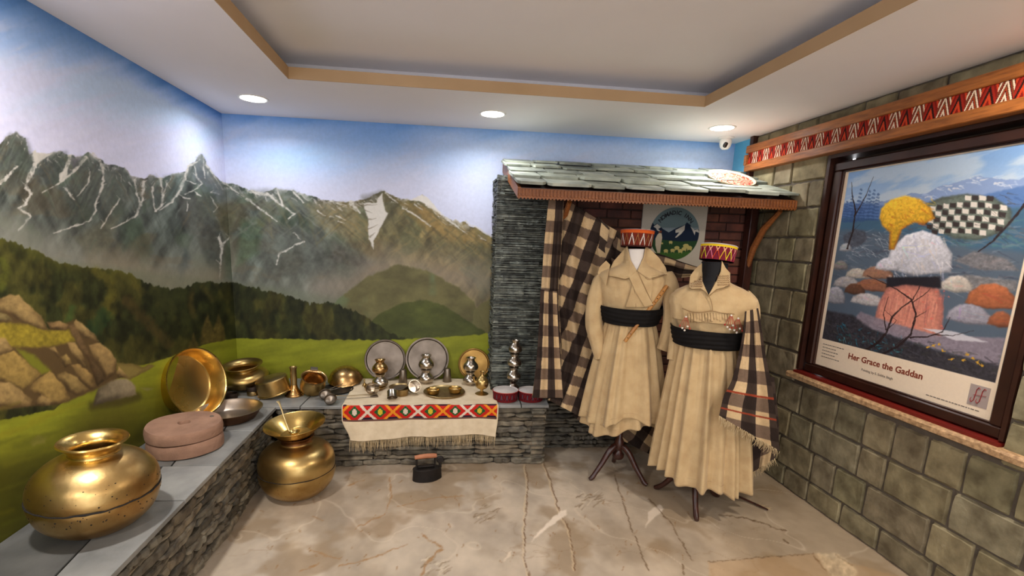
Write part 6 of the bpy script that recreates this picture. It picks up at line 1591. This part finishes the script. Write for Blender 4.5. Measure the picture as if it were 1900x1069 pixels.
def shawl_patch(name, left, right, parent, pu, pv, ou, ov, nu=170, nv=260, rot=0., folds=(), solid=.003, metric='plane', vfn=None, ulen=None, red=None):
    """rails: lists of (px, py, depth y)"""
    Lr = smooth_rail(left, nv); Rr = smooth_rail(right, nv); P_ = np.zeros((nv, nu, 3))
    u = np.linspace(0, 1, nu)
    X = Lr[:, 0][:, None]*(1-u)+Rr[:, 0][:, None]*u; Y = Lr[:, 1][:, None]*(1-u)+Rr[:, 1][:, None]*u; D = Lr[:, 2][:, None]*(1-u)+Rr[:, 2][:, None]*u
    v = np.linspace(0, 1, nv)[:, None]
    for (fu, fw_, fa, sh) in folds: D = D-(fa*sstep(-.02, .25, v) if metric == 'rail' else fa)*np.exp(-((u[None]-fu-sh*v)/fw_)**2)
    dx = (X-950-PCX)/F_PX; dy = (Y-534.5-PCY)/F_PX
    dr = FW[None, None]+RT*dx[..., None]-UP*dy[..., None]; k = D/dr[..., 1]; P_ = EYEV+dr*k[..., None]
    if metric == 'plane':
        a = math.radians(rot); xx = P_[..., 0]-P_[0, 0, 0]; zz = -(P_[..., 2]-P_[0, 0, 2])
        U = xx*math.cos(a)+zz*math.sin(a); V_ = -xx*math.sin(a)+zz*math.cos(a)
    else:
        U = u[None]*(ulen if ulen else 1)+0*v; seg = np.linalg.norm(np.diff(P_[:, nu//2], axis=0), axis=1); V_ = np.concatenate([[0], np.cumsum(seg)])[:, None]+0*u[None]
        if vfn is not None: V_ = V_+vfn(u[None], v)
    c = plaid(U, V_, pu, pv, ou, ov)
    if red is not None:
        for vv_, ww in red: c[np.abs(V_-vv_) < ww] = lin((146, 62, 40))
    return grid_obj(name, P_, M['plaid'], parent, cols=c, solid=solid), P_
sh = thing('checked_shawl', 'long black and cream checked wool shawl hung from the hut eave behind the left figure', 'shawl', (0, 0, 0))
shawl_patch('draped_panel', [(1056, 374, 3.30), (1046, 410, 3.28), (1036, 470, 3.26), (1031, 560, 3.25), (1036, 590, 3.25), (1042, 650, 3.24), (1030, 700, 3.22), (1017, 742, 3.2)],
            [(1160, 438, 3.28), (1158, 480, 3.28), (1152, 540, 3.27), (1150, 600, 3.27), (1150, 650, 3.26), (1145, 700, 3.25), (1130, 740, 3.22), (1112, 792, 3.2)], sh, .165, .140, .72, .1, rot=19, folds=((.2, .08, .05, .1), (.5, .1, .035, -.1), (.8, .09, .05, -.25), (.05, .05, .03, .1)))
shawl_patch('lower_hem', [(1060, 770, 3.24), (1090, 790, 3.22), (1120, 800, 3.2)], [(1240, 700, 3.3), (1235, 800, 3.25), (1215, 848, 3.2)], sh, .165, .140, .2, .3, rot=38, folds=((.4, .1, .04, .2), (.75, .1, .04, 0)), nv=120)
shawl_patch('back_sash', [(1110, 402, 3.27), (1150, 440, 3.24), (1192, 462, 3.2), (1232, 474, 3.1), (1262, 485, 3.0), (1300, 497, 2.86)],
            [(1095, 470, 3.27), (1150, 505, 3.24), (1200, 520, 3.2), (1240, 512, 3.1), (1258, 516, 3.0), (1292, 512, 2.88)], sh, .10, .17, .4, .35, metric='rail', ulen=.15, nu=70, nv=200, folds=((.3, .15, .02, 0), (.75, .12, .02, 0)))
o, _ = shawl_patch('hanging_fold', [(1018, 370, 3.20), (1010, 450, 3.20), (1004, 538, 3.19), (1000, 620, 3.18), (993, 690, 3.17), (987, 738, 3.16)],
            [(1046, 372, 3.19), (1042, 450, 3.18), (1036, 540, 3.17), (1040, 620, 3.16), (1042, 690, 3.15), (1044, 740, 3.14)], sh, .115, .150, .52, .1, metric='rail', ulen=.115, nu=90, nv=260, folds=((.35, .12, .02, 0), (.8, .1, .03, 0)))
shawl_patch('front_fold', [(1003, 537, 3.15), (1000, 600, 3.14), (996, 660, 3.13), (988, 738, 3.12)],
            [(1034, 541, 3.14), (1036, 600, 3.12), (1040, 660, 3.11), (1046, 738, 3.10)], sh, .080, .150, .05, .42, metric='rail', ulen=.16, nu=90, nv=180, folds=((.25, .1, .02, 0), (.7, .1, .02, 0)))
ash = thing('checked_shawl', 'fringed brown and cream checked shawl with a rust stripe hanging over the right figure arm', 'shawl', (0, 0, 0))
o, PP = shawl_patch('upper_layer', [(1382, 578, 2.38), (1379, 610, 2.40), (1372, 650, 2.42), (1358, 705, 2.40), (1343, 735, 2.38), (1334, 772, 2.36)],
            [(1406, 572, 2.42), (1412, 606, 2.46), (1420, 660, 2.50), (1432, 720, 2.48), (1440, 780, 2.46), (1447, 838, 2.46)], ash, .135, .150, .30, .52, metric='rail', ulen=.27, nu=140, nv=240, folds=((.3, .12, .025, .1), (.68, .12, .03, 0)), vfn=lambda u, v: .12*(u-.5)*v, red=((.515, .006), (.625, .005)))
o2, PQ = shawl_patch('under_layer', [(1396, 700, 2.58), (1398, 780, 2.56), (1396, 850, 2.54), (1394, 878, 2.54)], [(1436, 700, 2.56), (1444, 780, 2.54), (1444, 820, 2.54), (1438, 850, 2.54)], ash, .135, .150, .1, .3, metric='rail', ulen=.16, nu=60, nv=100, folds=((.5, .15, .03, 0),))
mb = MB()
for row, n_, L0 in ((PP[-1], 150, .055), (PQ[-1], 60, .05)):
    for i in range(n_):
        k = random.random()*(len(row)-1); b = Vector(row[int(k)])+Vector((0, -.002, .003)); L = random.uniform(.45, 1.0)*L0; dx = random.uniform(-.02, .02)
        mb.tube([b, b+Vector((dx*.6, random.uniform(-.012, .004), -L*.5)), b+Vector((dx+random.uniform(-.01, .01), random.uniform(-.012, .006), -L))], [.0016, .0014, .0007], 4)
tag(mb.build('fringe', M['fringe'], ash, True), kind='stuff')
# dark walking stick end on the floor behind the right figure
a, b = at(1385, 928, z=.015), at(1425, 946, z=.012)
t = thing('frayed_stick', 'thin dark stick with a frayed cloth end lying on the floor beside the right stand', 'stick', (0, 0, 0))
va, vb = Vector(a), Vector(b); va = va-(vb-va)*1.2
MB().tube([va, vb-(vb-va)*.2, vb], [.007, .007, .005], 8).build('stick', M['darkwood'], t, True)
mb = MB()
for i in range(26):
    q = vb-(vb-va)*random.uniform(0, .25); mb.tube([q, q+Vector((random.uniform(.01, .05), random.uniform(-.03, .03), random.uniform(-.007, .006)))], [.0016, .0006], 4)
tag(mb.build('frayed_end', M['fringe'], t), kind='stuff')
